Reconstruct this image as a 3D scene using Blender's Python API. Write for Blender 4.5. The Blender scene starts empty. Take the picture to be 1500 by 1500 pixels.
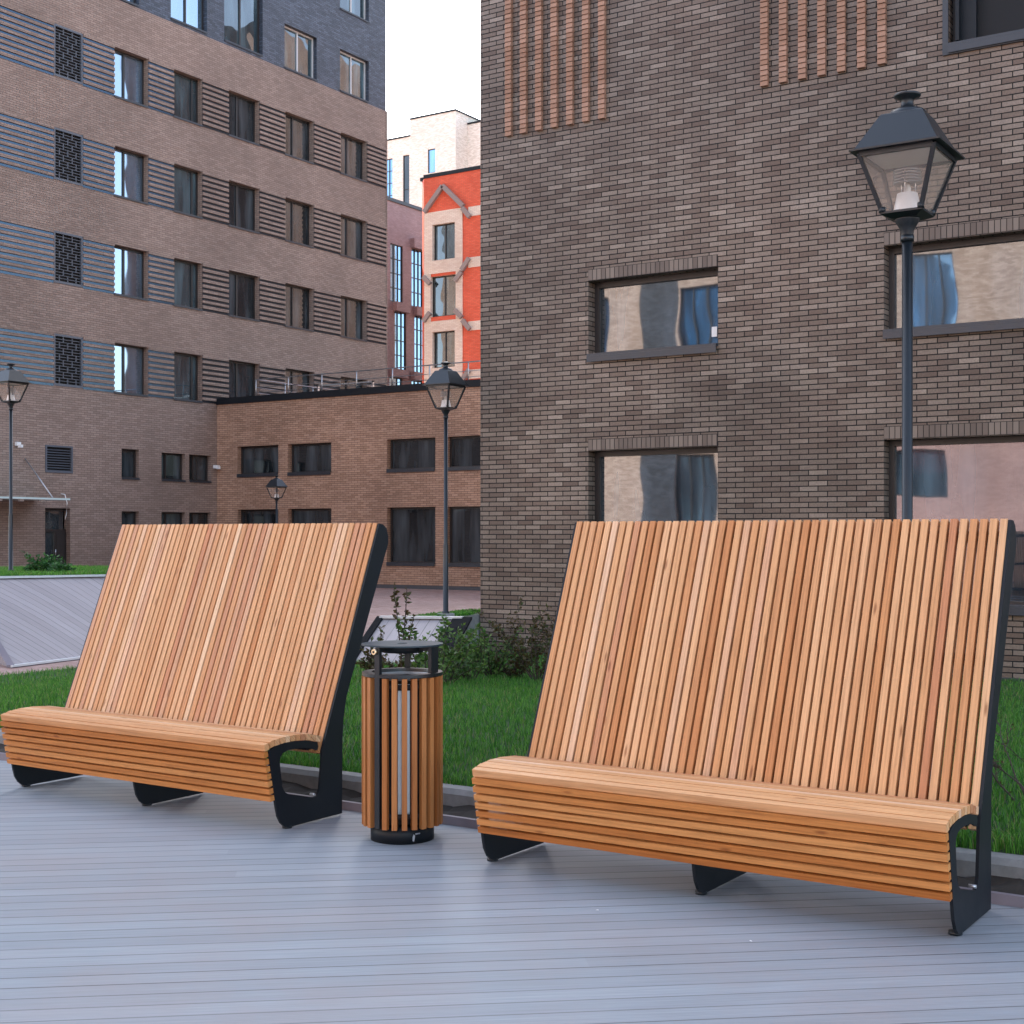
import bpy, math, random
import numpy as np
from mathutils import Vector, Matrix
random.seed(7); rng = np.random.default_rng(7)
R = math.radians
scene = bpy.context.scene
COL = scene.collection

# ------------------------------------------------------------------ mesh helper
class MB:
    def __init__(s): s.v=[]; s.f=[]; s.uv=[]; s.mi=[]; s.sm=[]
    def face(s, pts, uv=None, mi=0, sm=False):
        n=len(s.v); s.v.extend([tuple(p) for p in pts]); s.f.append(tuple(range(n,n+len(pts))))
        s.uv.extend(uv if uv else [(0,0)]*len(pts)); s.mi.append(mi); s.sm.append(sm)
    def hexa(s, c, uvs=None, mi=0):
        # c: 8 corners, bottom 4 (ccw) then top 4, shared verts => one island
        n=len(s.v); s.v.extend([tuple(p) for p in c])
        fs=[(0,3,2,1),(4,5,6,7),(0,1,5,4),(1,2,6,5),(2,3,7,6),(3,0,4,7)]
        for k,f in enumerate(fs):
            s.f.append(tuple(n+i for i in f)); s.mi.append(mi); s.sm.append(False)
            if uvs: s.uv.extend([uvs(i,k) for i in f])
            else:
                P=[Vector(c[i]) for i in f]; nn=(P[1]-P[0]).cross(P[2]-P[0])
                a=[abs(q) for q in nn]
                if a[2]>=a[0] and a[2]>=a[1]: s.uv.extend([(p.x,p.y) for p in P])
                elif a[0]>a[1]: s.uv.extend([(p.y,p.z) for p in P])
                else: s.uv.extend([(p.x,p.z) for p in P])
    def box(s,x0,x1,y0,y1,z0,z1,mi=0,uvs=None):
        s.hexa([(x0,y0,z0),(x1,y0,z0),(x1,y1,z0),(x0,y1,z0),(x0,y0,z1),(x1,y0,z1),(x1,y1,z1),(x0,y1,z1)],uvs,mi)
    def tube(s, pts, rad, n=8, mi=0, caps=True):
        pts=[Vector(p) for p in pts]; m=len(pts)
        if not hasattr(rad,'__len__'): rad=[rad]*m
        base=len(s.v); ref=None
        for i,p in enumerate(pts):
            t=(pts[min(i+1,m-1)]-pts[max(i-1,0)]).normalized()
            if ref is None: ref=Vector((0,0,1)) if abs(t.z)<.9 else Vector((1,0,0))
            a=t.cross(ref).normalized(); b=t.cross(a).normalized(); ref=-b if False else ref
            for k in range(n):
                th=2*math.pi*k/n; s.v.append(tuple(p+a*math.cos(th)*rad[i]+b*math.sin(th)*rad[i]))
        for i in range(m-1):
            for k in range(n):
                q=(base+i*n+k, base+i*n+(k+1)%n, base+(i+1)*n+(k+1)%n, base+(i+1)*n+k)
                s.f.append(q); s.uv.extend([(k/n,i),((k+1)/n,i),((k+1)/n,i+1),(k/n,i+1)]); s.mi.append(mi); s.sm.append(True)
        if caps:
            for i in (0,m-1):
                q=tuple(base+i*n+k for k in range(n)); q=q if i else q[::-1]
                s.f.append(q); s.uv.extend([(0,0)]*n); s.mi.append(mi); s.sm.append(False)
    def lathe(s, prof, c=(0,0,0), n=32, mi=0, sm=True):
        base=len(s.v); m=len(prof)
        for r,z in prof:
            for k in range(n):
                th=2*math.pi*k/n; s.v.append((c[0]+r*math.cos(th),c[1]+r*math.sin(th),c[2]+z))
        for i in range(m-1):
            for k in range(n):
                q=(base+i*n+k, base+i*n+(k+1)%n, base+(i+1)*n+(k+1)%n, base+(i+1)*n+k)
                s.f.append(q); s.uv.extend([(k/n,0),((k+1)/n,0),((k+1)/n,1),(k/n,1)]); s.mi.append(mi); s.sm.append(sm)
    def prism(s, poly, fn, t0, t1, mi=0):
        # poly 2d outline, fn(a,b,t)->3d
        n=len(poly)
        import mathutils
        tri=mathutils.geometry.tessellate_polygon([[Vector((a,b,0)) for a,b in poly]])
        base=len(s.v)
        for t in (t0,t1):
            for a,b in poly: s.v.append(tuple(fn(a,b,t)))
        for tr in tri:
            s.f.append(tuple(base+i for i in tr)); s.f.append(tuple(base+n+i for i in reversed(tr)))
            for i in tr: s.uv.append(poly[i])
            for i in reversed(tr): s.uv.append(poly[i])
            s.mi+= [mi,mi]; s.sm+=[False,False]
        for i in range(n):
            j=(i+1)%n
            s.f.append((base+i,base+j,base+n+j,base+n+i)); s.uv.extend([poly[i],poly[j],poly[j],poly[i]]); s.mi.append(mi); s.sm.append(False)
    def build(s,name,mats,parent=None,shift=None,fixn=False):
        me=bpy.data.meshes.new(name); me.from_pydata(s.v,[],s.f)
        uvl=me.uv_layers.new(name='UVMap')
        uvl.data.foreach_set('uv',np.array(s.uv,dtype=np.float32).ravel())
        me.polygons.foreach_set('material_index',s.mi); me.polygons.foreach_set('use_smooth',s.sm)
        if not isinstance(mats,(list,tuple)): mats=[mats]
        for m in mats: me.materials.append(m)
        me.update()
        if fixn:
            import bmesh
            b=bmesh.new(); b.from_mesh(me); bmesh.ops.recalc_face_normals(b,faces=b.faces); b.to_mesh(me); b.free()
        o=bpy.data.objects.new(name,me); COL.objects.link(o)
        if parent: o.parent=parent
        return o

def tag(o,label=None,cat=None,group=None,kind=None):
    if label: o['label']=label
    if cat: o['category']=cat
    if group: o['group']=group
    if kind: o['kind']=kind
    return o
def empty(name,loc=(0,0,0),rz=0):
    o=bpy.data.objects.new(name,None); o.location=loc; o.rotation_euler=(0,0,rz); COL.objects.link(o); o.empty_display_size=.2; return o
def copy_tree(o,parent=None):
    c=o.copy(); COL.objects.link(c)
    if parent: c.parent=parent
    for ch in [k for k in bpy.data.objects if k.parent==o]: copy_tree(ch,c)
    return c

# ------------------------------------------------------------------ materials
def newmat(name):
    m=bpy.data.materials.new(name); m.use_nodes=True; nt=m.node_tree
    return m,nt,nt.nodes['Principled BSDF'],nt.nodes,nt.links
def ramp(nd,cols,interp='LINEAR'):
    r=nd.new('ShaderNodeValToRGB'); r.color_ramp.interpolation=interp; e=r.color_ramp.elements
    while len(e)>1: e.remove(e[-1])
    for i,(p,c) in enumerate(cols):
        if i==0: e[0].position=p; e[0].color=(*c,1)
        else: q=e.new(p); q.color=(*c,1)
    return r
def math_(nd,lk,op,a,b=None,c=None):
    n=nd.new('ShaderNodeMath'); n.operation=op
    for i,x in enumerate((a,b,c)):
        if x is None: continue
        if isinstance(x,(int,float)): n.inputs[i].default_value=x
        else: lk.new(x,n.inputs[i])
    return n.outputs[0]
def mix(nd,lk,f,a,b,mode='MIX'):
    n=nd.new('ShaderNodeMix'); n.data_type='RGBA'; n.blend_type=mode
    for i,x in ((0,f),(6,a),(7,b)):
        if isinstance(x,(int,float)): n.inputs[i].default_value=x
        elif isinstance(x,tuple): n.inputs[i].default_value=(*x,1)
        else: lk.new(x,n.inputs[i])
    return n.outputs[2]
def simple(name,col,rough=.5,metal=0,noise=0,nscale=6,spec=.5):
    m,nt,b,nd,lk=newmat(name)
    b.inputs['Base Color'].default_value=(*col,1); b.inputs['Roughness'].default_value=rough; b.inputs['Metallic'].default_value=metal
    b.inputs['Specular IOR Level'].default_value=spec
    if noise:
        t=nd.new('ShaderNodeTexCoord'); n=nd.new('ShaderNodeTexNoise'); n.inputs['Scale'].default_value=nscale; n.inputs['Detail'].default_value=6
        lk.new(t.outputs['Object'],n.inputs['Vector'])
        c=mix(nd,lk,n.outputs['Fac'],tuple(x*(1-noise) for x in col),tuple(min(1,x*(1+noise)) for x in col))
        lk.new(c,b.inputs['Base Color'])
        lk.new(math_(nd,lk,'MULTIPLY_ADD',n.outputs['Fac'],.25,max(0,rough-.12)),b.inputs['Roughness'])
    return m
def brick(name,cols,mortar,bw=.26,bh=.075,ms=.006,rough=.75,bump=.6,spec=.4,stain=.25,stain_col=(.3,.25,.22),sscale=.35,freq=2,rvar=0.,big=.12):
    m,nt,b,nd,lk=newmat(name)
    t=nd.new('ShaderNodeTexCoord'); br=nd.new('ShaderNodeTexBrick')
    br.offset=.5; br.offset_frequency=freq
    for k,v in (('Scale',1),('Mortar Size',ms),('Mortar Smooth',.15),('Bias',0),('Brick Width',bw),('Row Height',bh)): br.inputs[k].default_value=v
    br.inputs['Color1'].default_value=(0,0,0,1); br.inputs['Color2'].default_value=(1,1,1,1); br.inputs['Mortar'].default_value=(.5,.5,.5,1)
    lk.new(t.outputs['UV'],br.inputs['Vector'])
    r=ramp(nd,cols); lk.new(br.outputs['Color'],r.inputs[0])
    # clusters of firing colour (scale of several bricks) + fine surface grain
    mp=nd.new('ShaderNodeMapping'); mp.inputs['Scale'].default_value=(1,1.6,1); lk.new(t.outputs['UV'],mp.inputs[0])
    n=nd.new('ShaderNodeTexNoise'); n.inputs['Scale'].default_value=sscale; n.inputs['Detail'].default_value=7; n.inputs['Roughness'].default_value=.62
    lk.new(mp.outputs[0],n.inputs['Vector'])
    nr=ramp(nd,[(.36,(0,0,0)),(.66,(1,1,1))]); lk.new(n.outputs['Fac'],nr.inputs[0])
    c=mix(nd,lk,math_(nd,lk,'MULTIPLY',nr.outputs[0],stain),r.outputs[0],stain_col,'MIX')
    n2=nd.new('ShaderNodeTexNoise'); n2.inputs['Scale'].default_value=45; n2.inputs['Detail'].default_value=4
    lk.new(t.outputs['UV'],n2.inputs['Vector'])
    g=ramp(nd,[(.3,(.78,.78,.78)),(.7,(1.18,1.18,1.18))]); lk.new(n2.outputs['Fac'],g.inputs[0])
    c=mix(nd,lk,1.0,c,g.outputs[0],'MULTIPLY')
    n5=nd.new('ShaderNodeTexNoise'); n5.inputs['Scale'].default_value=.33; n5.inputs['Detail'].default_value=3; lk.new(t.outputs['UV'],n5.inputs['Vector'])
    g5=ramp(nd,[(.35,(1-big,1-big,1-big)),(.65,(1+big*.8,)*3)]); lk.new(n5.outputs['Fac'],g5.inputs[0]); c=mix(nd,lk,1.0,c,g5.outputs[0],'MULTIPLY')
    c=mix(nd,lk,br.outputs['Fac'],c,mortar)
    lk.new(c,b.inputs['Base Color']); b.inputs['Specular IOR Level'].default_value=spec
    rr=math_(nd,lk,'MULTIPLY_ADD',n2.outputs['Fac'],.25,rough-.12)
    if rvar:
        rr=math_(nd,lk,'SUBTRACT',rr,math_(nd,lk,'MULTIPLY',br.outputs['Color'],rvar))
    rr=math_(nd,lk,'MAXIMUM',rr,math_(nd,lk,'MULTIPLY',br.outputs['Fac'],.9)); lk.new(rr,b.inputs['Roughness'])
    bp=nd.new('ShaderNodeBump'); bp.inputs['Strength'].default_value=bump; bp.inputs['Distance'].default_value=.008
    hgt=math_(nd,lk,'SUBTRACT',math_(nd,lk,'MULTIPLY',n2.outputs['Fac'],.35),br.outputs['Fac'])
    lk.new(hgt,bp.inputs['Height']); lk.new(bp.outputs[0],b.inputs['Normal'])
    return m
M={}
M['brown']=brick('brown_brick',[(0,(.24,.172,.138)),(.5,(.285,.208,.167)),(1,(.33,.245,.2))],(.12,.088,.072),stain=.3,stain_col=(.225,.155,.125),sscale=.25)
M['tan']=brick('tan_brick',[(0,(.36,.215,.14)),(.5,(.44,.27,.18)),(1,(.52,.33,.225))],(.1,.066,.05),stain=.3,stain_col=(.24,.14,.1))
M['dark']=brick('dark_brick',[(0,(.1,.066,.048)),(.15,(.135,.096,.072)),(.5,(.175,.133,.103)),(.8,(.205,.16,.126)),(.95,(.245,.194,.155)),(1,(.3,.24,.19))],(.006,.005,.004),
    bw=.26,bh=.0705,ms=.0072,rough=.5,spec=.4,stain=.6,stain_col=(.115,.075,.055),sscale=.9,bump=.75,rvar=.14,big=.3)
M['blue']=brick('slate_blue_brick',[(0,(.022,.028,.042)),(.5,(.038,.048,.072)),(1,(.07,.085,.12))],(.02,.022,.028),rough=.42,spec=.6,stain=.3,stain_col=(.035,.04,.055))
M['orange']=brick('orange_brick',[(0,(.74,.105,.048)),(1,(.85,.155,.078))],(.45,.13,.09),stain=.2,stain_col=(.68,.12,.055))
M['cream']=brick('cream_brick',[(0,(.78,.62,.5)),(1,(.88,.75,.63))],(.55,.42,.33),stain=.1,stain_col=(.7,.55,.42))
M['pink']=brick('pink_brick',[(0,(.38,.24,.235)),(1,(.47,.31,.3))],(.28,.19,.185),stain=.2,stain_col=(.34,.23,.225))
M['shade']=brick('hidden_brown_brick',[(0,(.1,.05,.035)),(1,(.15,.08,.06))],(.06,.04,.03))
M['beige']=brick('beige_brick',[(0,(.66,.6,.5)),(.5,(.78,.72,.62)),(1,(.88,.83,.74))],(.6,.55,.47),stain=.0,big=.03,stain_col=(.6,.52,.42))
M['rose']=brick('rose_brick',[(0,(.38,.28,.23)),(.5,(.5,.385,.33)),(1,(.6,.48,.42))],(.2,.15,.13),stain=.1,stain_col=(.5,.38,.32))
M['paving']=brick('pink_paving',[(0,(.3,.17,.14)),(.5,(.38,.24,.2)),(1,(.46,.31,.27))],(.2,.14,.12),bw=.2,bh=.1,ms=.004,rough=.75,bump=.3,stain=.4,stain_col=(.42,.3,.26),sscale=.3)
M['glazed']=simple('glazed_brick_sky_tint',(.016,.021,.03),.22,noise=.7,nscale=9,spec=1.0)
_b=M['glazed'].node_tree.nodes['Principled BSDF']; _b.inputs['IOR'].default_value=1.6; _b.inputs['Specular Tint'].default_value=(.42,.68,1,1)  # blue specular tint stands for sky reflected in the left columns' glaze
M['course']=simple('glazed_brick_dark_copy',(.014,.016,.021),.6,noise=.5,nscale=9,spec=.3)  # same glazed brick, darker dull copy for columns that reflect no sky
M['terra']=None
M['steel']=simple('anthracite_metal',(.006,.0085,.012),.5,noise=.3,nscale=5,spec=.3)
M['sill']=simple('grey_metal_sill',(.03,.034,.042),.4,noise=.2)
M['frame']=simple('dark_window_frame',(.02,.016,.015),.45)
M['wframe']=simple('pale_window_frame',(.5,.5,.5),.4)
M['lamp']=simple('black_lamp_paint',(.006,.0095,.013),.38,noise=.25,nscale=8,spec=.5)
M['alu']=simple('brushed_aluminium',(.72,.72,.74),.28,1)
M['rail']=simple('stainless_rail',(.45,.45,.46),.35,.8)
M['galv']=simple('galvanised_sheet',(.5,.53,.56),.38,.5,noise=.2,nscale=14)
M['satin']=simple('satin_aluminium',(.95,.95,.95),.4,.15)
M['lidpaint']=simple('sky_tinted_lid_paint',(.03,.048,.06),.55,noise=.2,spec=.25)  # same dark paint; the lighter blue stands for sky light on the lid
M['matte']=simple('matte_black_steel',(.006,.007,.009),.85,spec=.1)
M['brass']=simple('brass_lock',(.75,.6,.38),.3,1)
M['white']=simple('white_paint',(.75,.75,.74),.4)
M['black']=simple('dark_interior',(.006,.006,.007),.8)
M['kerb']=simple('grey_stone_kerb',(.2,.2,.195),.75,noise=.35,nscale=25)
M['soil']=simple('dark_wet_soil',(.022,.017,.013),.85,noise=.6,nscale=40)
M['roof']=simple('roof_felt',(.08,.08,.085),.85,noise=.2)
M['grate']=simple('slate_lattice_metal',(.09,.1,.12),.5)
M['moulding']=simple('grey_brown_moulding',(.3,.24,.22),.7)

def glass_window(name,refl=.5,tint=(.9,.95,1),dark=(.01,.014,.018),wave=.12,wscale=1.3,rough=.02):
    m,nt,b,nd,lk=newmat(name)
    t=nd.new('ShaderNodeTexCoord'); n=nd.new('ShaderNodeTexNoise'); n.inputs['Scale'].default_value=wscale; n.inputs['Detail'].default_value=0
    lk.new(t.outputs['UV'],n.inputs['Vector'])
    bp=nd.new('ShaderNodeBump'); bp.inputs['Strength'].default_value=wave; bp.inputs['Distance'].default_value=.06; lk.new(n.outputs['Fac'],bp.inputs['Height'])
    g=nd.new('ShaderNodeBsdfGlossy'); g.inputs['Color'].default_value=(*tint,1); g.inputs['Roughness'].default_value=rough; lk.new(bp.outputs[0],g.inputs['Normal'])
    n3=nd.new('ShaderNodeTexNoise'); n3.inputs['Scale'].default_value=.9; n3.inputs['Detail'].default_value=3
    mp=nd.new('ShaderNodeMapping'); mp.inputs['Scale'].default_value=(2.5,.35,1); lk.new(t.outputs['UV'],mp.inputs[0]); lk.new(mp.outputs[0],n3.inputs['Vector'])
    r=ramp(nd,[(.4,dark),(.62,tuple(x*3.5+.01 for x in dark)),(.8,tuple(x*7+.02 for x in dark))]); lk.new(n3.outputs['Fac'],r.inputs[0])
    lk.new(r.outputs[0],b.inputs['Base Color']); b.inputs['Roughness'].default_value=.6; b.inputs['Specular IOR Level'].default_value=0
    fr=nd.new('ShaderNodeFresnel'); fr.inputs['IOR'].default_value=1.5
    f=math_(nd,lk,'MULTIPLY_ADD',fr.outputs[0],1-refl,refl)
    ms=nd.new('ShaderNodeMixShader'); lk.new(f,ms.inputs[0]); lk.new(b.outputs[0],ms.inputs[1]); lk.new(g.outputs[0],ms.inputs[2])
    lk.new(ms.outputs[0],nd['Material Output'].inputs['Surface'])
    return m
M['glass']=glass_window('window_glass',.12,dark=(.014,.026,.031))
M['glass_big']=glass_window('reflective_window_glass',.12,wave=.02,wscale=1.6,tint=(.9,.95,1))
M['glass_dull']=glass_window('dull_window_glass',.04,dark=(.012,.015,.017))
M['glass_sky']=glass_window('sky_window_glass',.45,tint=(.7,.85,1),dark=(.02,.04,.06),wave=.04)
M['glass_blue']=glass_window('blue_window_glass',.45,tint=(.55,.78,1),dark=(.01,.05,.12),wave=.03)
def lantern_glass():
    m,nt,b,nd,lk=newmat('lantern_glass')
    tr=nd.new('ShaderNodeBsdfTransparent'); tr.inputs[0].default_value=(.97,.95,.93,1)
    g=nd.new('ShaderNodeBsdfGlossy'); g.inputs['Roughness'].default_value=.06
    d=nd.new('ShaderNodeBsdfDiffuse'); d.inputs[0].default_value=(.7,.6,.52,1)
    lw=nd.new('ShaderNodeLayerWeight'); lw.inputs['Blend'].default_value=.5; pw=math_(nd,lk,'MULTIPLY_ADD',math_(nd,lk,'POWER',lw.outputs['Facing'],4.0),.35,.03)
    a=nd.new('ShaderNodeMixShader'); a.inputs[0].default_value=.10; lk.new(tr.outputs[0],a.inputs[1]); lk.new(d.outputs[0],a.inputs[2])
    c=nd.new('ShaderNodeMixShader'); lk.new(pw,c.inputs[0]); lk.new(a.outputs[0],c.inputs[1]); lk.new(g.outputs[0],c.inputs[2])
    lk.new(c.outputs[0],nd['Material Output'].inputs['Surface']); return m
M['lglass']=lantern_glass()

def wood(name,cols,rough=.5):
    # UV: u along the slat in metres, v across
    m,nt,b,nd,lk=newmat(name)
    t=nd.new('ShaderNodeTexCoord'); geo=nd.new('ShaderNodeNewGeometry'); oi=nd.new('ShaderNodeObjectInfo'); rnd=math_(nd,lk,'FRACT',math_(nd,lk,'MULTIPLY_ADD',oi.outputs['Random'],7.31,geo.outputs['Random Per Island']))
    wn=nd.new('ShaderNodeTexWhiteNoise'); wn.noise_dimensions='1D'; lk.new(rnd,wn.inputs['W'])
    off=nd.new('ShaderNodeVectorMath'); off.operation='MULTIPLY_ADD'
    lk.new(wn.outputs['Color'],off.inputs[0]); off.inputs[1].default_value=(37,23,11); lk.new(t.outputs['UV'],off.inputs[2])
    r=ramp(nd,cols); lk.new(rnd,r.inputs[0])
    mp=nd.new('ShaderNodeMapping'); mp.inputs['Scale'].default_value=(2.2,60,1); lk.new(off.outputs[0],mp.inputs[0])
    n=nd.new('ShaderNodeTexNoise'); n.inputs['Scale'].default_value=1.6; n.inputs['Detail'].default_value=6; n.inputs['Distortion'].default_value=.6; lk.new(mp.outputs[0],n.inputs['Vector'])
    g=ramp(nd,[(.25,(.72,.66,.6)),(.5,(1,1,1)),(.75,(1.12,1.1,1.08))]); lk.new(n.outputs['Fac'],g.inputs[0])
    c=mix(nd,lk,1.0,r.outputs[0],g.outputs[0],'MULTIPLY')
    # cathedral growth rings on some boards
    mp2=nd.new('ShaderNodeMapping'); mp2.inputs['Scale'].default_value=(1.1,16,1); lk.new(off.outputs[0],mp2.inputs[0])
    wv=nd.new('ShaderNodeTexWave'); wv.wave_type='RINGS'; wv.inputs['Scale'].default_value=1.3; wv.inputs['Distortion'].default_value=4; wv.inputs['Detail'].default_value=3; lk.new(mp2.outputs[0],wv.inputs['Vector'])
    c=mix(nd,lk,.22,c,mix(nd,lk,wv.outputs['Fac'],(.66,.55,.45),(1.1,1.08,1.05)),'MULTIPLY')
    # knots and length-wise tone drift
    mp3=nd.new('ShaderNodeMapping'); mp3.inputs['Scale'].default_value=(3.2,14,1); lk.new(off.outputs[0],mp3.inputs[0])
    vo=nd.new('ShaderNodeTexVoronoi'); vo.inputs['Scale'].default_value=1; lk.new(mp3.outputs[0],vo.inputs['Vector'])
    kr=ramp(nd,[(.05,(.38,.26,.18)),(.13,(1,1,1))]); lk.new(vo.outputs['Distance'],kr.inputs[0])
    c=mix(nd,lk,.75,c,kr.outputs[0],'MULTIPLY')
    n4=nd.new('ShaderNodeTexNoise'); n4.inputs['Scale'].default_value=1.7; lk.new(off.outputs[0],n4.inputs['Vector'])
    c=mix(nd,lk,.35,c,mix(nd,lk,n4.outputs['Fac'],(.7,.6,.5),(1.3,1.3,1.3)),'MULTIPLY')
    b.inputs['Specular IOR Level'].default_value=.3; lk.new(c,b.inputs['Base Color']); lk.new(math_(nd,lk,'MULTIPLY_ADD',n.outputs['Fac'],.3,rough-.15),b.inputs['Roughness'])
    bp=nd.new('ShaderNodeBump'); bp.inputs['Strength'].default_value=.15; bp.inputs['Distance'].default_value=.002; lk.new(n.outputs['Fac'],bp.inputs['Height']); lk.new(bp.outputs[0],b.inputs['Normal'])
    return m
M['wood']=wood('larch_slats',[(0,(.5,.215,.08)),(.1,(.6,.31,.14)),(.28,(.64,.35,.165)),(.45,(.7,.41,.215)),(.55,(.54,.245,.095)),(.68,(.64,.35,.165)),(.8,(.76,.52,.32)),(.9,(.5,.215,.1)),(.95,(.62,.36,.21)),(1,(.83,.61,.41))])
M['wood_front']=wood('shaded_larch_slats',[(0,(.4,.14,.032)),(.35,(.48,.185,.048)),(.7,(.54,.225,.065)),(1,(.6,.28,.095))],.5)  # same larch, coloured darker for the shade on the inward-tilting fascia
M['wood_bin']=wood('bin_larch_slats',[(0,(.31,.105,.028)),(.5,(.39,.15,.045)),(1,(.46,.2,.07))])
def terracotta():
    m,nt,b,nd,lk=newmat('terracotta_brick')
    geo=nd.new('ShaderNodeNewGeometry'); r=ramp(nd,[(0,(.25,.13,.08)),(.5,(.3,.165,.105)),(1,(.35,.2,.135))]); lk.new(geo.outputs['Random Per Island'],r.inputs[0])
    lk.new(r.outputs[0],b.inputs['Base Color']); b.inputs['Roughness'].default_value=.8; return m
M['terra']=terracotta()
def darkpiece():
    m,nt,b,nd,lk=newmat('dark_brick_piece')
    geo=nd.new('ShaderNodeNewGeometry'); r=ramp(nd,[(0,(.095,.066,.05)),(.5,(.135,.1,.078)),(1,(.18,.138,.108))]); lk.new(geo.outputs['Random Per Island'],r.inputs[0])
    lk.new(r.outputs[0],b.inputs['Base Color']); b.inputs['Roughness'].default_value=.5; return m
M['dpiece']=darkpiece()
M['mortar']=simple('dark_mortar',(.022,.017,.015),.9)

def decking(name,pitch,c0,c1,rough=.42,gap=.065,dirt=.3):
    m,nt,b,nd,lk=newmat(name)
    t=nd.new('ShaderNodeTexCoord'); sp=nd.new('ShaderNodeSeparateXYZ'); lk.new(t.outputs['UV'],sp.inputs[0])
    q=math_(nd,lk,'DIVIDE',sp.outputs['Y'],pitch); fl=math_(nd,lk,'FLOOR',q); fr=math_(nd,lk,'FRACT',q)
    wn=nd.new('ShaderNodeTexWhiteNoise'); wn.noise_dimensions='1D'; lk.new(fl,wn.inputs['W'])
    # board ends, staggered
    u2=math_(nd,lk,'DIVIDE',math_(nd,lk,'MULTIPLY_ADD',wn.outputs['Value'],9.0,sp.outputs['X']),9.0); fu=math_(nd,lk,'FRACT',u2); bu=math_(nd,lk,'FLOOR',u2)
    cmb=nd.new('ShaderNodeCombineXYZ'); lk.new(fl,cmb.inputs[0]); lk.new(bu,cmb.inputs[1])
    wn2=nd.new('ShaderNodeTexWhiteNoise'); wn2.noise_dimensions='2D'; lk.new(cmb.outputs[0],wn2.inputs['Vector'])
    edge=math_(nd,lk,'MINIMUM',fr,math_(nd,lk,'SUBTRACT',1,fr))
    line=math_(nd,lk,'MULTIPLY',math_(nd,lk,'LESS_THAN',edge,gap/2),math_(nd,lk,'MULTIPLY_ADD',wn.outputs['Value'],.5,.5))
    eline=math_(nd,lk,'LESS_THAN',math_(nd,lk,'MINIMUM',fu,math_(nd,lk,'SUBTRACT',1,fu)),.0008)
    
    base=mix(nd,lk,wn2.outputs['Value'],c0,c1)
    mp=nd.new('ShaderNodeMapping'); mp.inputs['Scale'].default_value=(1.2,45,1); lk.new(t.outputs['UV'],mp.inputs[0])
    n=nd.new('ShaderNodeTexNoise'); n.inputs['Scale'].default_value=2; n.inputs['Detail'].default_value=6; lk.new(mp.outputs[0],n.inputs['Vector'])
    g=ramp(nd,[(.3,(.8,.8,.8)),(.7,(1.15,1.15,1.15))]); lk.new(n.outputs['Fac'],g.inputs[0])
    c=mix(nd,lk,.8,base,g.outputs[0],'MULTIPLY')
    # fine grooves
    gv=math_(nd,lk,'SINE',math_(nd,lk,'MULTIPLY',sp.outputs['Y'],2*math.pi/.0125))
    # foot traffic: scuffed warm dirt patches
    n2=nd.new('ShaderNodeTexNoise'); n2.inputs['Scale'].default_value=.8; n2.inputs['Detail'].default_value=8; n2.inputs['Roughness'].default_value=.65
    lk.new(t.outputs['UV'],n2.inputs['Vector']); dr=ramp(nd,[(.42,(0,0,0)),(.72,(1,1,1))]); lk.new(n2.outputs['Fac'],dr.inputs[0])
    c=mix(nd,lk,math_(nd,lk,'MULTIPLY',dr.outputs[0],dirt),c,(.3,.245,.23))
    n3=nd.new('ShaderNodeTexNoise'); n3.inputs['Scale'].default_value=7; n3.inputs['Detail'].default_value=10; n3.inputs['Roughness'].default_value=.8
    mp3=nd.new('ShaderNodeMapping'); mp3.inputs['Scale'].default_value=(.5,2,1); lk.new(t.outputs['UV'],mp3.inputs[0]); lk.new(mp3.outputs[0],n3.inputs['Vector'])
    sr=ramp(nd,[(.62,(0,0,0)),(.74,(1,1,1))]); lk.new(n3.outputs['Fac'],sr.inputs[0])
    c=mix(nd,lk,math_(nd,lk,'MULTIPLY',sr.outputs[0],.35),c,(.2,.165,.15))
    c=mix(nd,lk,line,c,(.05,.05,.055)); lk.new(c,b.inputs['Base Color'])
    lk.new(math_(nd,lk,'MULTIPLY_ADD',n.outputs['Fac'],.3,rough-.15),b.inputs['Roughness'])
    h=math_(nd,lk,'MULTIPLY_ADD',gv,.12,math_(nd,lk,'MULTIPLY_ADD',n.outputs['Fac'],.25,math_(nd,lk,'MULTIPLY',line,-1.5)))
    bp=nd.new('ShaderNodeBump'); bp.inputs['Strength'].default_value=.35; bp.inputs['Distance'].default_value=.004; lk.new(h,bp.inputs['Height']); lk.new(bp.outputs[0],b.inputs['Normal'])
    return m
M['deck']=decking('grey_composite_decking',.118,(.238,.268,.292),(.278,.31,.335),rough=.6,dirt=.55)
M['rampdeck']=decking('lilac_grey_ramp_decking',.15,(.29,.26,.262),(.35,.315,.32),rough=.6,dirt=.1)
M['trim']=simple('mauve_grey_trim',(.2,.175,.2),.4,noise=.2,nscale=10)
def plantmat(name,c0,c1,c2,trans=.3):
    m,nt,b,nd,lk=newmat(name)
    geo=nd.new('ShaderNodeNewGeometry'); r=ramp(nd,[(0,c0),(.5,c1),(.94,c2),(.96,(.26,.26,.1) if 'grass' in name else c2),(1,(.26,.24,.1) if 'grass' in name else c2)]); lk.new(geo.outputs['Random Per Island'],r.inputs[0])
    lk.new(r.outputs[0],b.inputs['Base Color']); b.inputs['Roughness'].default_value=.5; b.inputs['Specular IOR Level'].default_value=.35
    tr=nd.new('ShaderNodeBsdfTranslucent'); lk.new(r.outputs[0],tr.inputs[0])
    ms=nd.new('ShaderNodeMixShader'); ms.inputs[0].default_value=trans; lk.new(b.outputs[0],ms.inputs[1]); lk.new(tr.outputs[0],ms.inputs[2])
    lk.new(ms.outputs[0],nd['Material Output'].inputs['Surface']); return m
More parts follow.
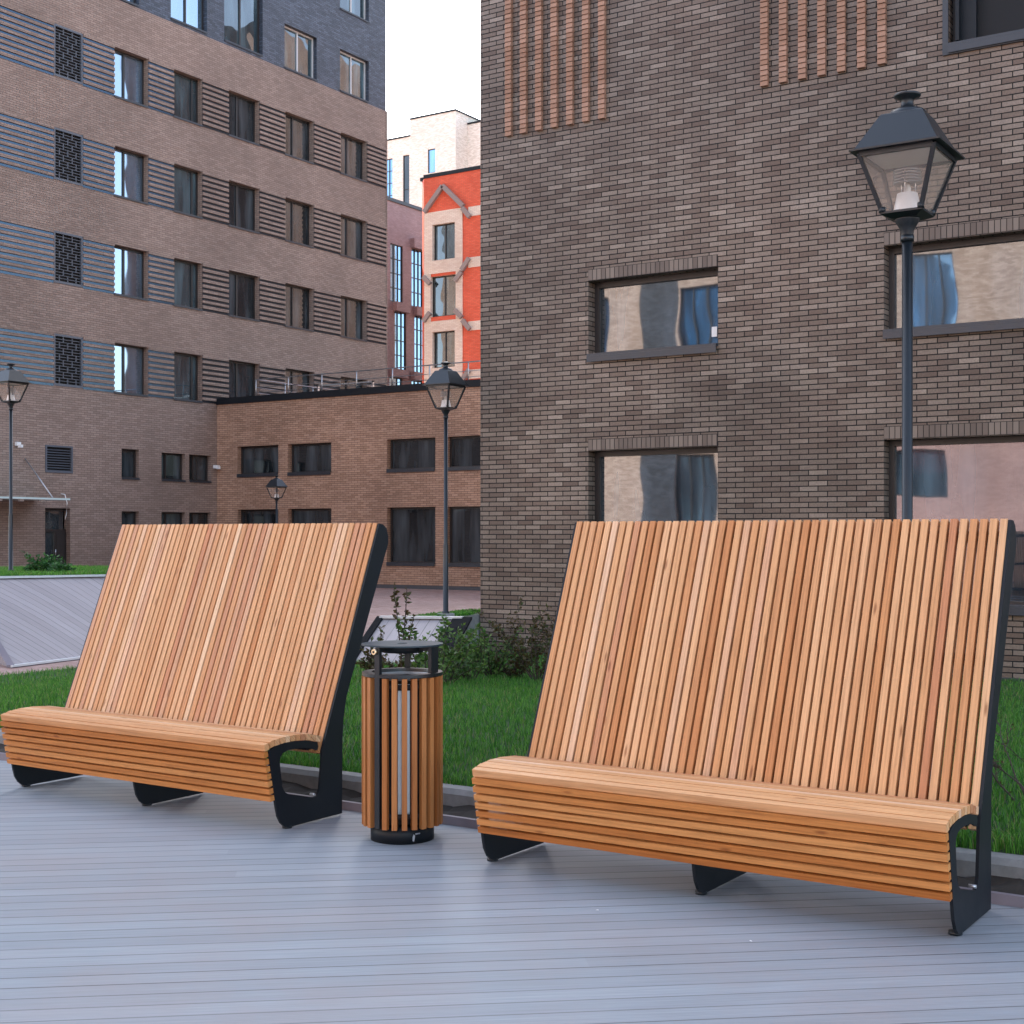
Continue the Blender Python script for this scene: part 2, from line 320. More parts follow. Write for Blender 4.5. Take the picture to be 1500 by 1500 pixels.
M['grass']=plantmat('grass_blades',(.025,.105,.012),(.058,.205,.022),(.15,.34,.045),.4)
M['grass_bright']=plantmat('bright_grass_blades',(.05,.16,.02),(.1,.28,.035),(.17,.38,.06),.45)  # brighter yellow-green blades for the raised bed
M['turf']=simple('lawn_turf_soil',(.022,.05,.012),.9,noise=.5,nscale=12)
M['leaf']=plantmat('green_leaves',(.03,.075,.015),(.06,.13,.025),(.12,.2,.04))
M['leafr']=plantmat('reddish_leaves',(.06,.035,.015),(.08,.06,.02),(.06,.09,.025))
M['needle']=plantmat('juniper_needles',(.02,.075,.02),(.035,.12,.03),(.07,.19,.04))
M['bark']=simple('twig_bark',(.045,.03,.022),.85,noise=.3)

# ------------------------------------------------------------------ wall / window helpers
class Wall:
    """wall plane: origin O, along a, outward normal n"""
    def __init__(s,O,a,n): s.O=Vector(O); s.a=Vector(a); s.n=Vector(n)
    def P(s,t,z,d=0): p=s.O+s.a*t+s.n*d; return (p.x,p.y,z)
    def quad(s,mb,t0,t1,z0,z1,d=0,mi=0):
        mb.face([s.P(t0,z0,d),s.P(t1,z0,d),s.P(t1,z1,d),s.P(t0,z1,d)],[(t0,z0),(t1,z0),(t1,z1),(t0,z1)],mi)
    def box(s,mb,t0,t1,d0,d1,z0,z1,mi=0):
        mb.hexa([s.P(t0,z0,d0),s.P(t1,z0,d0),s.P(t1,z0,d1),s.P(t0,z0,d1),s.P(t0,z1,d0),s.P(t1,z1,d0),s.P(t1,z1,d1),s.P(t0,z1,d1)],None,mi)
    def sheet(s,mb,t0,t1,z0,z1,holes,depth=.2,mfun=None,rmi=0,extra_z=(),extra_t=()):
        ts=sorted(set([t0,t1]+[h[i] for h in holes for i in (0,1)]+list(extra_t))); zs=sorted(set([z0,z1]+[h[i] for h in holes for i in (2,3)]+list(extra_z)))
        for i in range(len(ts)-1):
            for j in range(len(zs)-1):
                tc=(ts[i]+ts[i+1])/2; zc=(zs[j]+zs[j+1])/2
                if any(h[0]<tc<h[1] and h[2]<zc<h[3] for h in holes): continue
                s.quad(mb,ts[i],ts[i+1],zs[j],zs[j+1],0,mfun(tc,zc) if mfun else 0)
        for h in holes:
            a,b_,c,d=h[:4]; dp=h[4] if len(h)>4 else depth
            for (p,q) in (((a,c),(b_,c)),((a,d),(b_,d)),((a,c),(a,d)),((b_,c),(b_,d))):
                u=[(p[0],p[1]),(q[0],q[1])]
                if p[1]==q[1]: uv=[(p[0],0),(q[0],0),(q[0],-dp),(p[0],-dp)]
                else: uv=[(0,p[1]),(0,q[1]),(-dp,q[1]),(-dp,p[1])]
                m_=mfun((a+b_)/2,(c+d)/2) if mfun else rmi
                mb.face([s.P(p[0],p[1],0),s.P(q[0],q[1],0),s.P(q[0],q[1],-dp),s.P(p[0],p[1],-dp)],uv,m_)
def window(W,par,t0,t1,z0,z1,depth=.2,fw=.06,mull=(),bars=(),glass='glass',frame='frame',sill='sill',sillp=.04,silh=.05,name='window',open_t=None):
    mb=MB(); d0,d1=-depth,-depth+.07
    W.box(mb,t0,t1,d0,d1,z0,z0+fw); W.box(mb,t0,t1,d0,d1,z1-fw,z1)
    W.box(mb,t0,t0+fw,d0,d1,z0+fw,z1-fw); W.box(mb,t1-fw,t1,d0,d1,z0+fw,z1-fw)
    for m_ in mull:
        t=t0+(t1-t0)*m_; W.box(mb,t-fw*.6,t+fw*.6,d0,d1-.005,z0+fw,z1-fw)
    for z_ in bars:
        z=z0+(z1-z0)*z_; W.box(mb,t0+fw,t1-fw,d0,d1-.01,z-fw*.4,z+fw*.4)
    w=mb.build(name,M[frame],par)
    mb=MB(); W.box(mb,t0+fw*.5,t1-fw*.5,d0-.02,d0+.02,z0+fw*.5,z1-fw*.5); 
    # pane uv in metres with own offset so that each reflection waves differently
    ox,oy=random.uniform(0,50),random.uniform(0,50); mb.uv=[(u+ox,v+oy) for u,v in mb.uv]
    mb.build('pane',M[glass],w,fixn=True)
    if sill:
        mb=MB(); W.box(mb,t0+.003,t1-.003,d1+.002,sillp,z0,z0+silh*.4); W.box(mb,t0+.003,t1-.003,sillp-.012,sillp,z0-silh,z0-.001)
        mb.build('sill',M[sill],w)
    return w

def shell(mb,W,t0,t1,z0,z1,back,mi=0,rmi=1):
    """the other walls and flat roof of a block whose front is W"""
    for a in (t0,t1):
        mb.face([W.P(a,z0,0),W.P(a,z0,-back),W.P(a,z1,-back),W.P(a,z1,0)],[(0,z0),(back,z0),(back,z1),(0,z1)],mi)
    mb.face([W.P(t0,z0,-back),W.P(t1,z0,-back),W.P(t1,z1,-back),W.P(t0,z1,-back)],[(t0,z0),(t1,z0),(t1,z1),(t0,z1)],mi)
    mb.face([W.P(t0,z1,0),W.P(t1,z1,0),W.P(t1,z1,-back),W.P(t0,z1,-back)],[(0,0)]*4,rmi)

# ------------------------------------------------------------------ left tall building (faces +X at x=-37.6)
GZ=-.2
b=empty('apartment_building',(-37.6,34,GZ)); bo=b
tag(b,'tall brown brick block on the left with striped relief bands, dark blue brick upper storeys','building')
W=Wall((-37.6,0,0),(0,1,0),(1,0,0)); b.location=(0,0,0)
cols=[(30.31,31.52,'g'),(32.87,34.42,'w'),(35.62,37.05,'w'),(38.4,40.1,'w'),(41.56,43.3,'w'),(44.98,46.75,'w')]
sills=[6.58,9.99,13.41,16.84]; WH=1.72; VE=48.1; VS=20.0; HT=46
holes=[]; wins=[]
for k,z in enumerate(sills):
    for i,(a,c,ty) in enumerate(cols):
        holes.append((a,c,z,z+WH,.32 if ty=='w' else .12)); wins.append((a,c,z,z+WH,ty,k,i))
    # two further columns out of the photo's left edge
    for a in (22.6,26.4): holes.append((a,a+1.55,z,z+WH,.32)); wins.append((a,a+1.55,z,z+WH,'w',k,9))
up=[]
for a,c,z0,z1 in ((44.98,46.9,20.3,22.05),(41.56,43.5,20.3,22.05),(38.2,40.3,20.38,24.9),(35.5,37.3,20.36,24.9),(31.9,34.0,20.3,23.0),(44.98,46.9,23.75,25.5),(41.56,43.5,23.75,25.5),(28.0,30.0,20.3,23.0)):
    holes.append((a,c,z0,z1,.28)); up.append((a,c,z0,z1))
low=[(33.21,34.0,3.62,4.64),(35.05,36.2,3.62,4.6),(36.4,37.5,3.62,4.6),(33.21,34.0,1.0,2.46),(35.05,36.2,1.0,2.46),(36.4,37.5,1.0,2.46)]
for h in low: holes.append((*h,.25))
door=(29.98,31.0,GZ,2.52); holes.append((*door,.3)); vent=(29.98,31.09,3.69,4.6); holes.append((*vent,.08))
BL=20.22
def mf(t,z): return 1 if z>BL else 0
mb=MB(); W.sheet(mb,VS,VE,GZ,HT,holes,.3,mf,extra_z=(BL,))
for a in (VS,VE):
    for z0,z1,mi in ((GZ,BL,0),(BL,HT,1)):
        mb.face([W.P(a,z0,0),W.P(a,z0,-18),W.P(a,z1,-18),W.P(a,z1,0)],[(0,z0),(18,z0),(18,z1),(0,z1)],mi)
mb.face([W.P(VS,GZ,-18),W.P(VE,GZ,-18),W.P(VE,HT,-18),W.P(VS,HT,-18)],[(VS,GZ),(VE,GZ),(VE,HT),(VS,HT)],0)
W.box(mb,VE-.001,VE+.06,-17.99,.03,GZ,BL,0)   # the lower brick skin stands proud of the slate upper part
wallmb=mb
mb=MB(); mb.box(-55.8,-37.4,VS-.1,VE+.1,HT,HT+.4); mb.build('roof',M['roof'],b)
# relief bands, laid into the same wall
mb=wallmb
for z in sills:
    zz0=z-.02; segs=[]; prev=VS
    for a,c in sorted([(22.6,24.15),(26.4,27.95)]+[(q[0],q[1]) for q in cols]): segs.append((prev,a)); prev=c
    segs.append((prev,VE))
    n=9; pt=(WH+.04)/n
    for (s0,s1) in segs:
        for k in range(n):
            z0=zz0+k*pt
            W.box(mb,s0+.002,s1-.002,-.005,.012,z0,z0+pt*.45,2 if s0<35 else 3)         # glazed course: sky-tinted copy on the left, unlit dark copy beyond
            # glazed bricks set at slightly different tilts
            t=s0+.002
            W.box(mb,s0+.002,s1-.002,-.005,.055,z0+pt*.45+.002,z0+pt-.002,0)
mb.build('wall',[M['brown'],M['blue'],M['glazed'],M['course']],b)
for (a,c,z0,z1,ty,k,i) in wins:
    if ty=='g':
        mb=MB(); fw=.07
        W.box(mb,a,c,-.08,.02,z0,z0+fw); W.box(mb,a,c,-.08,.02,z1-fw,z1); W.box(mb,a,a+fw,-.08,.02,z0+fw,z1-fw); W.box(mb,c-fw,c,-.08,.02,z0+fw,z1-fw)
        n=16; hh=(z1-z0-2*fw)/n
        for q in range(n):
            zz=z0+fw+q*hh; W.box(mb,a+fw,c-fw,-.06,-.01,zz,zz+.018)
            ph=(q//2)%2
            for t in ((.33,.67) if ph else (.18,.5,.82)):
                tt=a+fw+(c-a-2*fw)*t; W.box(mb,tt-.014,tt+.014,-.055,-.012,zz+.02,zz+hh-.002)
        g=mb.build('lattice_grille',M['grate'],b)
        mb=MB(); W.box(mb,a,c,-.12,-.1,z0,z1); mb.build('backing',M['black'],g)
    else:
        gl={1:'glass_sky',2:'glass',3:'glass_dull',4:'glass_dull',5:'glass_dull'}.get(i,'glass')
        window(W,b,a,c,z0,z1,.3,mull=(.42,) if i!=2 else (.8,),glass=gl)
for j,(a,c,z0,z1) in enumerate(up): window(W,b,a,c,z0,z1,.26,mull=(.5,),bars=() if z1-z0<2 else (.55,),glass='glass_sky' if j in (3,4,7) else 'glass',frame='wframe' if j in (0,1,5,6) else 'frame')
for (a,c,z0,z1) in low: window(W,b,a,c,z0,z1,.24,mull=(.3,) if c-a>1 else (),glass='glass_dull')
mb=MB(); a,c,z0,z1=vent; W.box(mb,a,c,-.06,.03,z0,z0+.06); W.box(mb,a,c,-.06,.03,z1-.06,z1); W.box(mb,a,a+.06,-.06,.03,z0+.06,z1-.06); W.box(mb,c-.06,c,-.06,.03,z0+.06,z1-.06)
for k in range(9):
    zz=z0+.09+k*.085
    mb.hexa([W.P(a+.06,zz,-.06),W.P(c-.06,zz,-.06),W.P(c-.06,zz-.03,.01),W.P(a+.06,zz-.03,.01),W.P(a+.06,zz+.012,-.06),W.P(c-.06,zz+.012,-.06),W.P(c-.06,zz-.018,.01),W.P(a+.06,zz-.018,.01)])
v_=mb.build('louvre_vent',M['grate'],b); mb=MB(); W.box(mb,a,c,-.08,-.07,z0,z1); mb.build('backing',M['black'],v_)
a,c,z0,z1=door; mb=MB()
W.box(mb,a,c,-.3,-.22,z1-.08,z1); W.box(mb,a,c,-.3,-.22,1.72,1.82); W.box(mb,a,a+.07,-.3,-.22,z0,z1-.08); W.box(mb,c-.4,c,-.3,-.2,z0,1.72); W.box(mb,a+.07,c-.4,-.3,-.22,z0,z0+.25); W.box(mb,c-.47,c-.401,-.3,-.215,z0+.25,1.72)
d_=mb.build('door',M['frame'],b); mb=MB(); W.box(mb,a+.05,c-.05,-.32,-.29,z0+.1,z1-.05); mb.build('pane',M['glass_dull'],d_)
mb=MB(); mb.tube([W.P(c-.44,.95,-.19),W.P(c-.44,1.15,-.19)],.012); mb.build('handle',M['alu'],d_)
# cable hanging over the door
mb=MB(); mb.tube([W.P(30.62,3.0,-.0),W.P(30.68,2.98,.12),W.P(30.74,2.7,.16),W.P(30.73,2.35,.14),W.P(30.7,2.15,.1)],.016,6); mb.build('cable',M['white'],b)
# entrance canopy
cn=empty('entrance_canopy',(0,0,0)); tag(cn,'thin pale glass canopy hung on a rod over the entrance at far left','canopy')
mb=MB(); W.box(mb,24.5,29.6,.02,1.7,2.74,2.80); mb.build('glass_panel',simple('pale_green_glass',(.55,.68,.66),.15),cn)
mb=MB()
for t in (26.0,29.2): mb=MB(); mb.tube([W.P(t,4.1,0),W.P(t,2.82,1.35)],.022,6); mb.build('tie_rod',M['rail'],cn)
for k in range(6): mb=MB(); W.box(mb,24.8+k*.8,24.95+k*.8,1.2,1.3,2.68,2.735); mb.build('downlight',M['white'],cn)
mb=MB(); W.box(mb,28.8,28.95,.0,.12,4.5,4.62); W.box(mb,28.83,28.92,.12,.26,4.44,4.53); tag(mb.build('wall_camera',M['white']),'small white camera high on the brown wall above the glass canopy','camera')

# ------------------------------------------------------------------ low wing (faces -Y at y=37.8)
b=empty('low_wing'); tag(b,'two storey tan brick wing with dark parapet in the courtyard corner','building')
W=Wall((0,37.8,0),(1,0,0),(0,-1,0)); LT=6.52
lw=[(-36.53,-34.5,3.86,4.92),(-34.03,-32.0,3.86,4.92),(-29.5,-27.45,3.86,4.92),(-26.99,-24.9,3.86,4.92),(-36.53,-34.5,.66,2.58),(-34.03,-32.0,.66,2.58),(-29.5,-27.45,.66,2.58),(-26.99,-24.9,.66,2.58),(-22.4,-20.3,.66,2.58),(-22.4,-20.3,3.86,4.92),(-19.9,-17.8,.66,2.58),(-19.9,-17.8,3.86,4.92)]
mb=MB(); W.sheet(mb,-37.59,-14,GZ,LT,lw,.28); shell(mb,W,-37.59,-14,GZ,LT,14)
W.box(mb,-37.58,-14,.0,.03,GZ-.05,GZ+.12,1)
mb.build('wall',[M['tan'],M['roof']],b)
mb=MB(); W.box(mb,-37.57,-13.95,-.35,.06,LT,LT+.24); mb.build('parapet_cap',M['steel'],b)
for (a,c,z0,z1) in lw: window(W,b,a,c,z0,z1,.26,fw=.07,mull=(),glass='glass_dull',silh=.09,sillp=.05)
r=empty('roof_railing'); tag(r,'thin steel railing running along the roof edge of the low wing','railing')
mb=MB(); yy=38.2; zt=LT+.24
posts=[-35.98+k*1.6 for k in range(14)]
for x in posts: mb=MB(); mb.tube([(x,yy,zt-.02),(x,yy,7.42)],.022,6); mb.build('post',M['rail'],r)
for k in range(1,6): mb=MB(); mb.tube([(-35.98,yy+k*1.6,zt-.3),(-35.98,yy+k*1.6,7.42)],.022,6); mb.build('post',M['rail'],r)
for z in (7.42,7.12,6.92): mb=MB(); mb.tube([(-35.98,yy+8,z),(-35.98,yy,z),(-14.5,yy,z)],.022 if z>7.3 else .014,6); mb.build('rail',M['rail'],r)
mb=MB()
for z in (7.3,7.05): mb.box(-34.9,-32.2,yy+2.2,yy+2.28,z,z+.05)
mb.box(-34.9,-34.85,yy+2.2,yy+2.28,6.5,7.35); mb.box(-32.25,-32.2,yy+2.2,yy+2.28,6.5,7.35)
mb.build('service_frame',M['alu'],r)
mb=MB(); mb.box(-37.58,-37.44,37.6,37.8,4.13,4.25); mb.box(-37.44,-37.3,37.62,37.7,4.1,4.2); tag(mb.build('wall_camera',M['white']),'small white camera in the inner corner beside the low wing','camera')

# ------------------------------------------------------------------ dark brick building (faces -Y at y=17.5)
b=empty('dark_brick_building'); tag(b,'dark glazed brick block on the right with terracotta fins and deep windows','building')
W=Wall((0,17.5,0),(1,0,0),(0,-1,0)); X0=-11.86; DT=24
dh=[(-9.97,-7.93,4.2,5.29),(-5.62,-3.3,4.2,5.31),(-9.97,-7.93,.72,2.83),(-5.62,-3.3,.72,2.83),(-4.8,-2.6,7.7,9.6),(-1.0,1.2,4.2,5.3),(-1.0,1.2,.72,2.83),(3.4,5.6,.72,2.83)]
mb=MB(); W.sheet(mb,X0,9,GZ-.1,DT,[(*h,.26) for h in dh],.26); shell(mb,W,X0,9,GZ-.1,DT,15)
mb.build('wall',[M['dark'],M['roof']],b)
mb=MB(); W.box(mb,X0-.02,9,-.02,.035,GZ-.1,GZ+.07); mb.build('plinth',M['sill'],b)
for j,h in enumerate(dh):
    w=window(W,b,h[0],h[1],h[2],h[3],.26,fw=.075,mull=(),glass='glass_big' if j!=4 else 'black',frame='frame',silh=.085,sillp=.06)
    if j==4: continue
    # soldier course above
    mb=MB(); W.box(mb,h[0],h[1],-.02,.003,h[3]+.004,h[3]+.17,1)
    t=h[0]+.004
    while t<h[1]-.06: W.box(mb,t,t+.062,-.02,.007,h[3]+.012,h[3]+.162,0); t+=.0725
    mb.build('lintel',[M['dpiece'],M['mortar']],b)
    if j in (1,3): pass
# open casement of the top right window
h=dh[4]; mb=MB(); W.box(mb,h[0]+.12,h[0]+.3,-.2,-.14,h[2]+.08,h[3]-.08); W.box(mb,h[0]+.075,h[0]+.12,-.2,-.02,h[2]+.076,h[3]-.08); mb.build('casement',M['steel'],b)
mb=MB(); t0=h[0]-.07; W.box(mb,t0,h[0]-.002,-.05,.03,h[2]-.1,h[3]); W.box(mb,h[0]-.001,h[1]+.07,-.05,.035,h[2]-.1,h[2]-.002); mb.build('window_surround',M['sill'],b)
def fin(x,z0,z1):
    mb=MB(); z=z0; k=0
    while z<z1:
        d=.055+random.uniform(-.002,.002); ww=.105
        mb.hexa([W.P(x,z+.004,-.01),W.P(x+ww,z+.004,-.01),W.P(x+ww,z+.004,d+.006),W.P(x,z+.004,d+.006),W.P(x,z+.0665,-.01),W.P(x+ww,z+.0665,-.01),W.P(x+ww,z+.0665,d-.004),W.P(x,z+.0665,d-.004)])
        z+=.0705; k+=1
    mb.build('brick_fin',M['terra'],b)
for k in range(7): fin(-11.38+k*(1.60/6.0),7.6,12.5)
for k in range(7): fin(-7.29+k*(1.6/6.0),7.63,12.5)
# paper notice in window
mb=MB(); W.box(mb,-8.1,-8.02,-.175,-.17,4.36,4.5); mb.build('paper_note',M['white'],b)

# ------------------------------------------------------------------ orange building
b=empty('orange_building'); tag(b,'orange brick block with cream square frames round its windows','building')
W=Wall((0,62.6,0),(1,0,0),(0,-1,0)); OT=21.6
oh=[(-45.63,-44.1,16.93,18.93),(-45.75,-44.05,13.8,16.05),(-45.63,-44.1,10.95,12.95),(-45.75,-44.05,7.6,9.9)]
oh2=[(-40.6,-38.9,z,z+2.1) for z in (16.9,13.9,10.9)]
mb=MB(); W.sheet(mb,-46.25,-30,GZ,OT,oh+oh2,.25,rmi=3)
mb.face([W.P(-46.25,GZ,0),W.P(-46.7,GZ,-.45),W.P(-46.7,OT,-.45),W.P(-46.25,OT,0)],[(0,GZ),(.64,GZ),(.64,OT),(0,OT)],0)
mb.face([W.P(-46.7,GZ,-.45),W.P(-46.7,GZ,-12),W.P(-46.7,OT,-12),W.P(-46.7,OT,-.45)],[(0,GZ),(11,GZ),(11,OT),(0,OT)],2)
mb.face([W.P(-30,GZ,0),W.P(-30,GZ,-12),W.P(-30,OT,-12),W.P(-30,OT,0)],[(0,GZ),(12,GZ),(12,OT),(0,OT)],0)
mb.face([W.P(-46.25,OT,0),W.P(-30,OT,0),W.P(-30,OT,-12),W.P(-46.7,OT,-12),W.P(-46.7,OT,-.45)],[(0,0)]*5,1)
mb.build('wall',[M['orange'],M['roof'],M['shade'],M['cream']],b)
mb=MB(); W.box(mb,-46.25,-29.9,-.3,.05,OT,OT+.2); W.box(mb,-46.75,-46.25,-12,-.3,OT,OT+.19); mb.build('parapet_cap',M['steel'],b)
def ring(mb,W,o,i,d,mi=0):
    W.box(mb,o[0],i[0],-.01,d,o[2],o[3],mi); W.box(mb,i[1],o[1],-.01,d,o[2],o[3],mi); W.box(mb,i[0],i[1],-.01,d,o[2],i[2],mi); W.box(mb,i[0],i[1],-.01,d,i[3],o[3],mi)
mb=MB()
ring(mb,W,(-46.2,-43.6,16.2,19.65),oh[0],.05); ring(mb,W,(-46.2,-43.6,10.1,13.55),oh[2],.05)
for t0,t1 in ((-46.2,-45.76),(-44.04,-43.6)): W.box(mb,t0,t1,-.01,.05,13.56,16.19); W.box(mb,t0,t1,-.01,.05,6.6,10.09)
for z0,z1 in ((19.1,19.62),(16.3,16.85),(12.85,13.35),(10.2,10.7),(6.8,7.3)):
    W.box(mb,-43.2,-41.2,-.01,.05,z0,z1)
mb.build('cream_frame',M['cream'],b)
mb=MB()
def slash(mb,W,p,q,w=.24,d=.2,mi=0):
    (a,z0),(c,z1)=p,q; dx,dz=c-a,z1-z0; L=math.hypot(dx,dz); nx,nz=-dz/L*w/2,dx/L*w/2
    mb.hexa([W.P(a+nx,z0+nz,-.01),W.P(c+nx,z1+nz,-.01),W.P(c+nx,z1+nz,d),W.P(a+nx,z0+nz,d),W.P(a-nx,z0-nz,-.01),W.P(c-nx,z1-nz,-.01),W.P(c-nx,z1-nz,d),W.P(a-nx,z0-nz,d)],None,mi)
for p,q in (((-46.15,19.7),(-44.88,21.0)),((-44.88,21.0),(-43.5,19.7)),((-43.55,19.6),(-43.05,19.05)),((-43.6,16.2),(-43.1,16.8)),((-46.2,16.1),(-45.75,15.65)),((-43.6,16.1),(-44.05,15.65)),((-46.2,13.6),(-45.75,14.05)),((-43.6,13.6),(-44.05,14.05)),((-43.55,13.45),(-43.05,12.9)),((-43.6,10.1),(-43.1,10.7))):
    mb=MB(); slash(mb,W,p,q); mb.build('moulding',M['moulding'],b)
for h in oh+oh2: window(W,b,*h,.22,mull=(.5,),glass='glass',sill=None)

# ------------------------------------------------------------------ pink building (faces +X at x=-52)
b=empty('pink_building'); tag(b,'dusky pink brick block with tall narrow glazed strips beside the orange one','building')
W=Wall((-52,0,0),(0,1,0),(1,0,0)); PT=22.0
ph=[(66.96,68.2,15.9,19.45),(67.35,68.55,11.8,15.4),(66.85,68.15,7.5,11.3),(69.1,70.3,15.9,19.5),(69.4,70.6,11.8,15.4),(69.1,70.3,7.5,11.3)]
mb=MB(); W.sheet(mb,60,76,GZ,PT,ph,.15); shell(mb,W,60,76,GZ,PT,14); mb.build('wall',[M['pink'],M['roof']],b)
mb=MB(); W.box(mb,59.9,76.1,-.3,.08,PT,PT+.2); mb.build('parapet_cap',M['sill'],b)
for q in ((67.2,68.6,15.35,15.9),(66.9,68.4,11.3,11.8),(69.3,70.8,15.35,15.9),(69.0,70.5,11.3,11.8),(69.0,70.4,19.5,20.1)): mb=MB(); W.box(mb,q[0],q[1],-.01,.3,q[2],q[3]); mb.build('ledge',M['pink'],b)
for h in ph: window(W,b,*h,.12,fw=.06,mull=(.33,.66),bars=(.25,.5,.75),glass='glass_blue',sill=None)

# ------------------------------------------------------------------ beige building
b=empty('beige_building'); tag(b,'pale beige tower block with stepped flat roof standing farthest back','building')
mb=MB(); W=Wall((0,97,0),(1,0,0),(0,-1,0))
bh=[(-71.25,-70.45,33.0,35.07),(-73.95,-73.25,20,34.95),(-75.9,-75.1,29.5,34.9),(-77.6,-76.2,26,34.9),(-68.26,-67.45,33.0,35.07)]
W.sheet(mb,-78,-68.3,GZ,36.5,bh[:4],.2)
W.sheet(mb,-73.14,-68.3,36.5,37.95,[],.2)
mb.face([W.P(-73.14,36.5,0),W.P(-73.14,36.5,-6),W.P(-73.14,37.95,-6),W.P(-73.14,37.95,0)],[(0,0),(6,0),(6,1.4),(0,1.4)])
mb.face([W.P(-68.3,GZ,0),W.P(-68.3,GZ,-6),W.P(-68.3,37.95,-6),W.P(-68.3,37.95,0)],[(0,0),(6,0),(6,38),(0,38)])
mb.face([W.P(-73.14,37.95,0),W.P(-68.3,37.95,0),W.P(-68.3,37.95,-6),W.P(-73.14,37.95,-6)],None,1)
mb.face([W.P(-78,36.5,0),W.P(-73.14,36.5,0),W.P(-73.14,36.5,-6),W.P(-78,36.5,-6)],None,1)
mb.face([W.P(-78,GZ,0),W.P(-78,GZ,-12),W.P(-78,36.5,-12),W.P(-78,36.5,0)],[(0,0),(12,0),(12,36),(0,36)])
W2=Wall((0,98.8,0),(1,0,0),(0,-1,0)); hb=(-69.3+.2,-68.2,33.0,35.2)
W2.sheet(mb,-68.3,-50,GZ,37.2,[(-66.9+.0,-66.0,33.3,35.5)],.2)
mb.face([W2.P(-68.3,37.2,0),W2.P(-50,37.2,0),W2.P(-50,37.2,-10),W2.P(-68.3,37.2,-10)],None,1)
mb.face([W2.P(-50,GZ,0),W2.P(-50,GZ,-10),W2.P(-50,37.2,-10),W2.P(-50,37.2,0)],[(0,0),(10,0),(10,36),(0,36)])
mb.build('wall',[M['beige'],M['roof']],b)
mb=MB(); W.box(mb,-78.1,-73.15,-.3,.06,36.5,36.65); W.box(mb,-73.2,-68.25,-.3,.06,37.95,38.1); W.box(mb,-68.55,-68.24,-6,-.31,37.95,38.09); W2.box(mb,-68.29,-49.9,-.3,.06,37.2,37.35); mb.build('parapet_cap',M['steel'],b)
for j,h in enumerate(bh[:4]): window(W,b,*h,.15,glass='glass_dull' if j==1 else 'glass_blue',mull=(.5,) if j>1 else (),bars=(.2,.4,.6,.8) if j else (),sill=None,frame='frame')
window(W2,b,-66.9,-66.0,33.3,35.5,.15,glass='glass_blue',sill=None)

# ------------------------------------------------------------------ buildings only seen in the window reflections
b=empty('rose_building'); tag(b,'rose beige brick block with wide blue windows, seen mirrored in the dark block windows','building')
W=Wall((0,-20,0),(-1,0,0),(0,1,0))
hs=[(14.9,16.9,9.4,12.9),(9.9,12.1,9.4,12.7),(25.0,26.9,9.0,12.6),(30.6,31.6,9.2,12.4),(25.2,27.2,.8,5.2),(15.3,17.4,3.2,5.0),(9.7,11.5,3.2,5.0),(15.3,17.4,.4,1.7),(19.5,21.4,3.2,5.0)]
for x in list(range(-7,8,4))+list(range(34,52,4)):
    for z in (.8,4.2,7.6,11.0,14.4): hs.append((float(x),x+1.9,z,z+2.1))
for x in (9.9,14.9,20,25):
    hs.append((float(x),x+2.0,14.4,16.4))
mb=MB(); W.sheet(mb,-10,54,GZ,18,hs,.2,lambda t,z:2 if (27.0<t<28.9) else (3 if (8<t<22 and z<6.5) else 0),extra_t=(8.0,22.0,27.3,28.9),extra_z=(6.5,)); shell(mb,W,-10,54,GZ,18,12)
mb.build('wall',[M['rose'],M['roof'],M['blue'],M['pink']],b)
for h in hs: window(W,b,*h,.18,mull=(.33,.66) if h[3]-h[2]>2 else (),glass='glass_blue' if h[2]>5 else 'glass_sky',sill=None)
b=empty('brown_building'); tag(b,'plain brown brick block mirrored in the windows of the tall left block','building')
W=Wall((-4,0,0),(0,-1,0),(-1,0,0)); mb=MB(); W.sheet(mb,-118,-76,GZ,40,[],.2); shell(mb,W,-118,-76,GZ,40,14); mb.build('wall',[M['shade'],M['roof']],b)

# ------------------------------------------------------------------ ground
T=-.02
def K(x): return 6.23+T*(x+3)      # line of the deck's back edge
mb=MB(); S=400; mb.face([(-S,-S,GZ),(S,-S,GZ),(S,S,GZ),(-S,S,GZ)],[(-S,-S),(S,-S),(S,S),(-S,S)]); tag(mb.build('paved_ground',M['paving']),kind='structure')
th=R(39.5); ct,st=math.cos(th),math.sin(th)
def duv(x,y): return (ct*x+st*y,-st*x+ct*y)
mb=MB(); P=[(-30,-14),(14,-14),(14,K(14)),(-30,K(-30))]
n=len(P); mb.face([(x,y,0) for x,y in P],[duv(x,y) for x,y in P])
for i in range(n):
    p,q=P[i],P[(i+1)%n]; mb.face([(p[0],p[1],GZ-.02),(q[0],q[1],GZ-.02),(q[0],q[1],0),(p[0],p[1],0)],[(0,.01)]*4)
tag(mb.build('deck_floor',M['deck']),kind='structure')
def strip(y0,y1,z0,z1,m,name,x0=-30,x1=14,kind='structure',seg=0):
    mb=MB(); c=[(x0,K(x0)+y0),(x1,K(x1)+y0),(x1,K(x1)+y1),(x0,K(x0)+y1)]
    mb.hexa([(*p,z0) for p in c]+[(*p,z1) for p in c]); return tag(mb.build(name,m),kind=kind)
strip(.001,.03,GZ,.048,M['trim'],'deck_edge')
mb=MB()
for k in range(44):
    x0=-30+k; x1=x0+.996
    for y0,y1,z0,z1 in ((.19,.31,-.19,.158),):
        c=[(x0,K(x0)+y0),(x1,K(x1)+y0),(x1,K(x1)+y1),(x0,K(x0)+y1)]
        c2=[(x0,K(x0)+y0+.02),(x1,K(x1)+y0+.02),(x1,K(x1)+y1),(x0,K(x0)+y1)]
        mb.hexa([(*p,z0) for p in c]+[(*p,.128) for p in c]); mb.hexa([(*p,.1285) for p in c]+[(*p,z1) for p in c2])
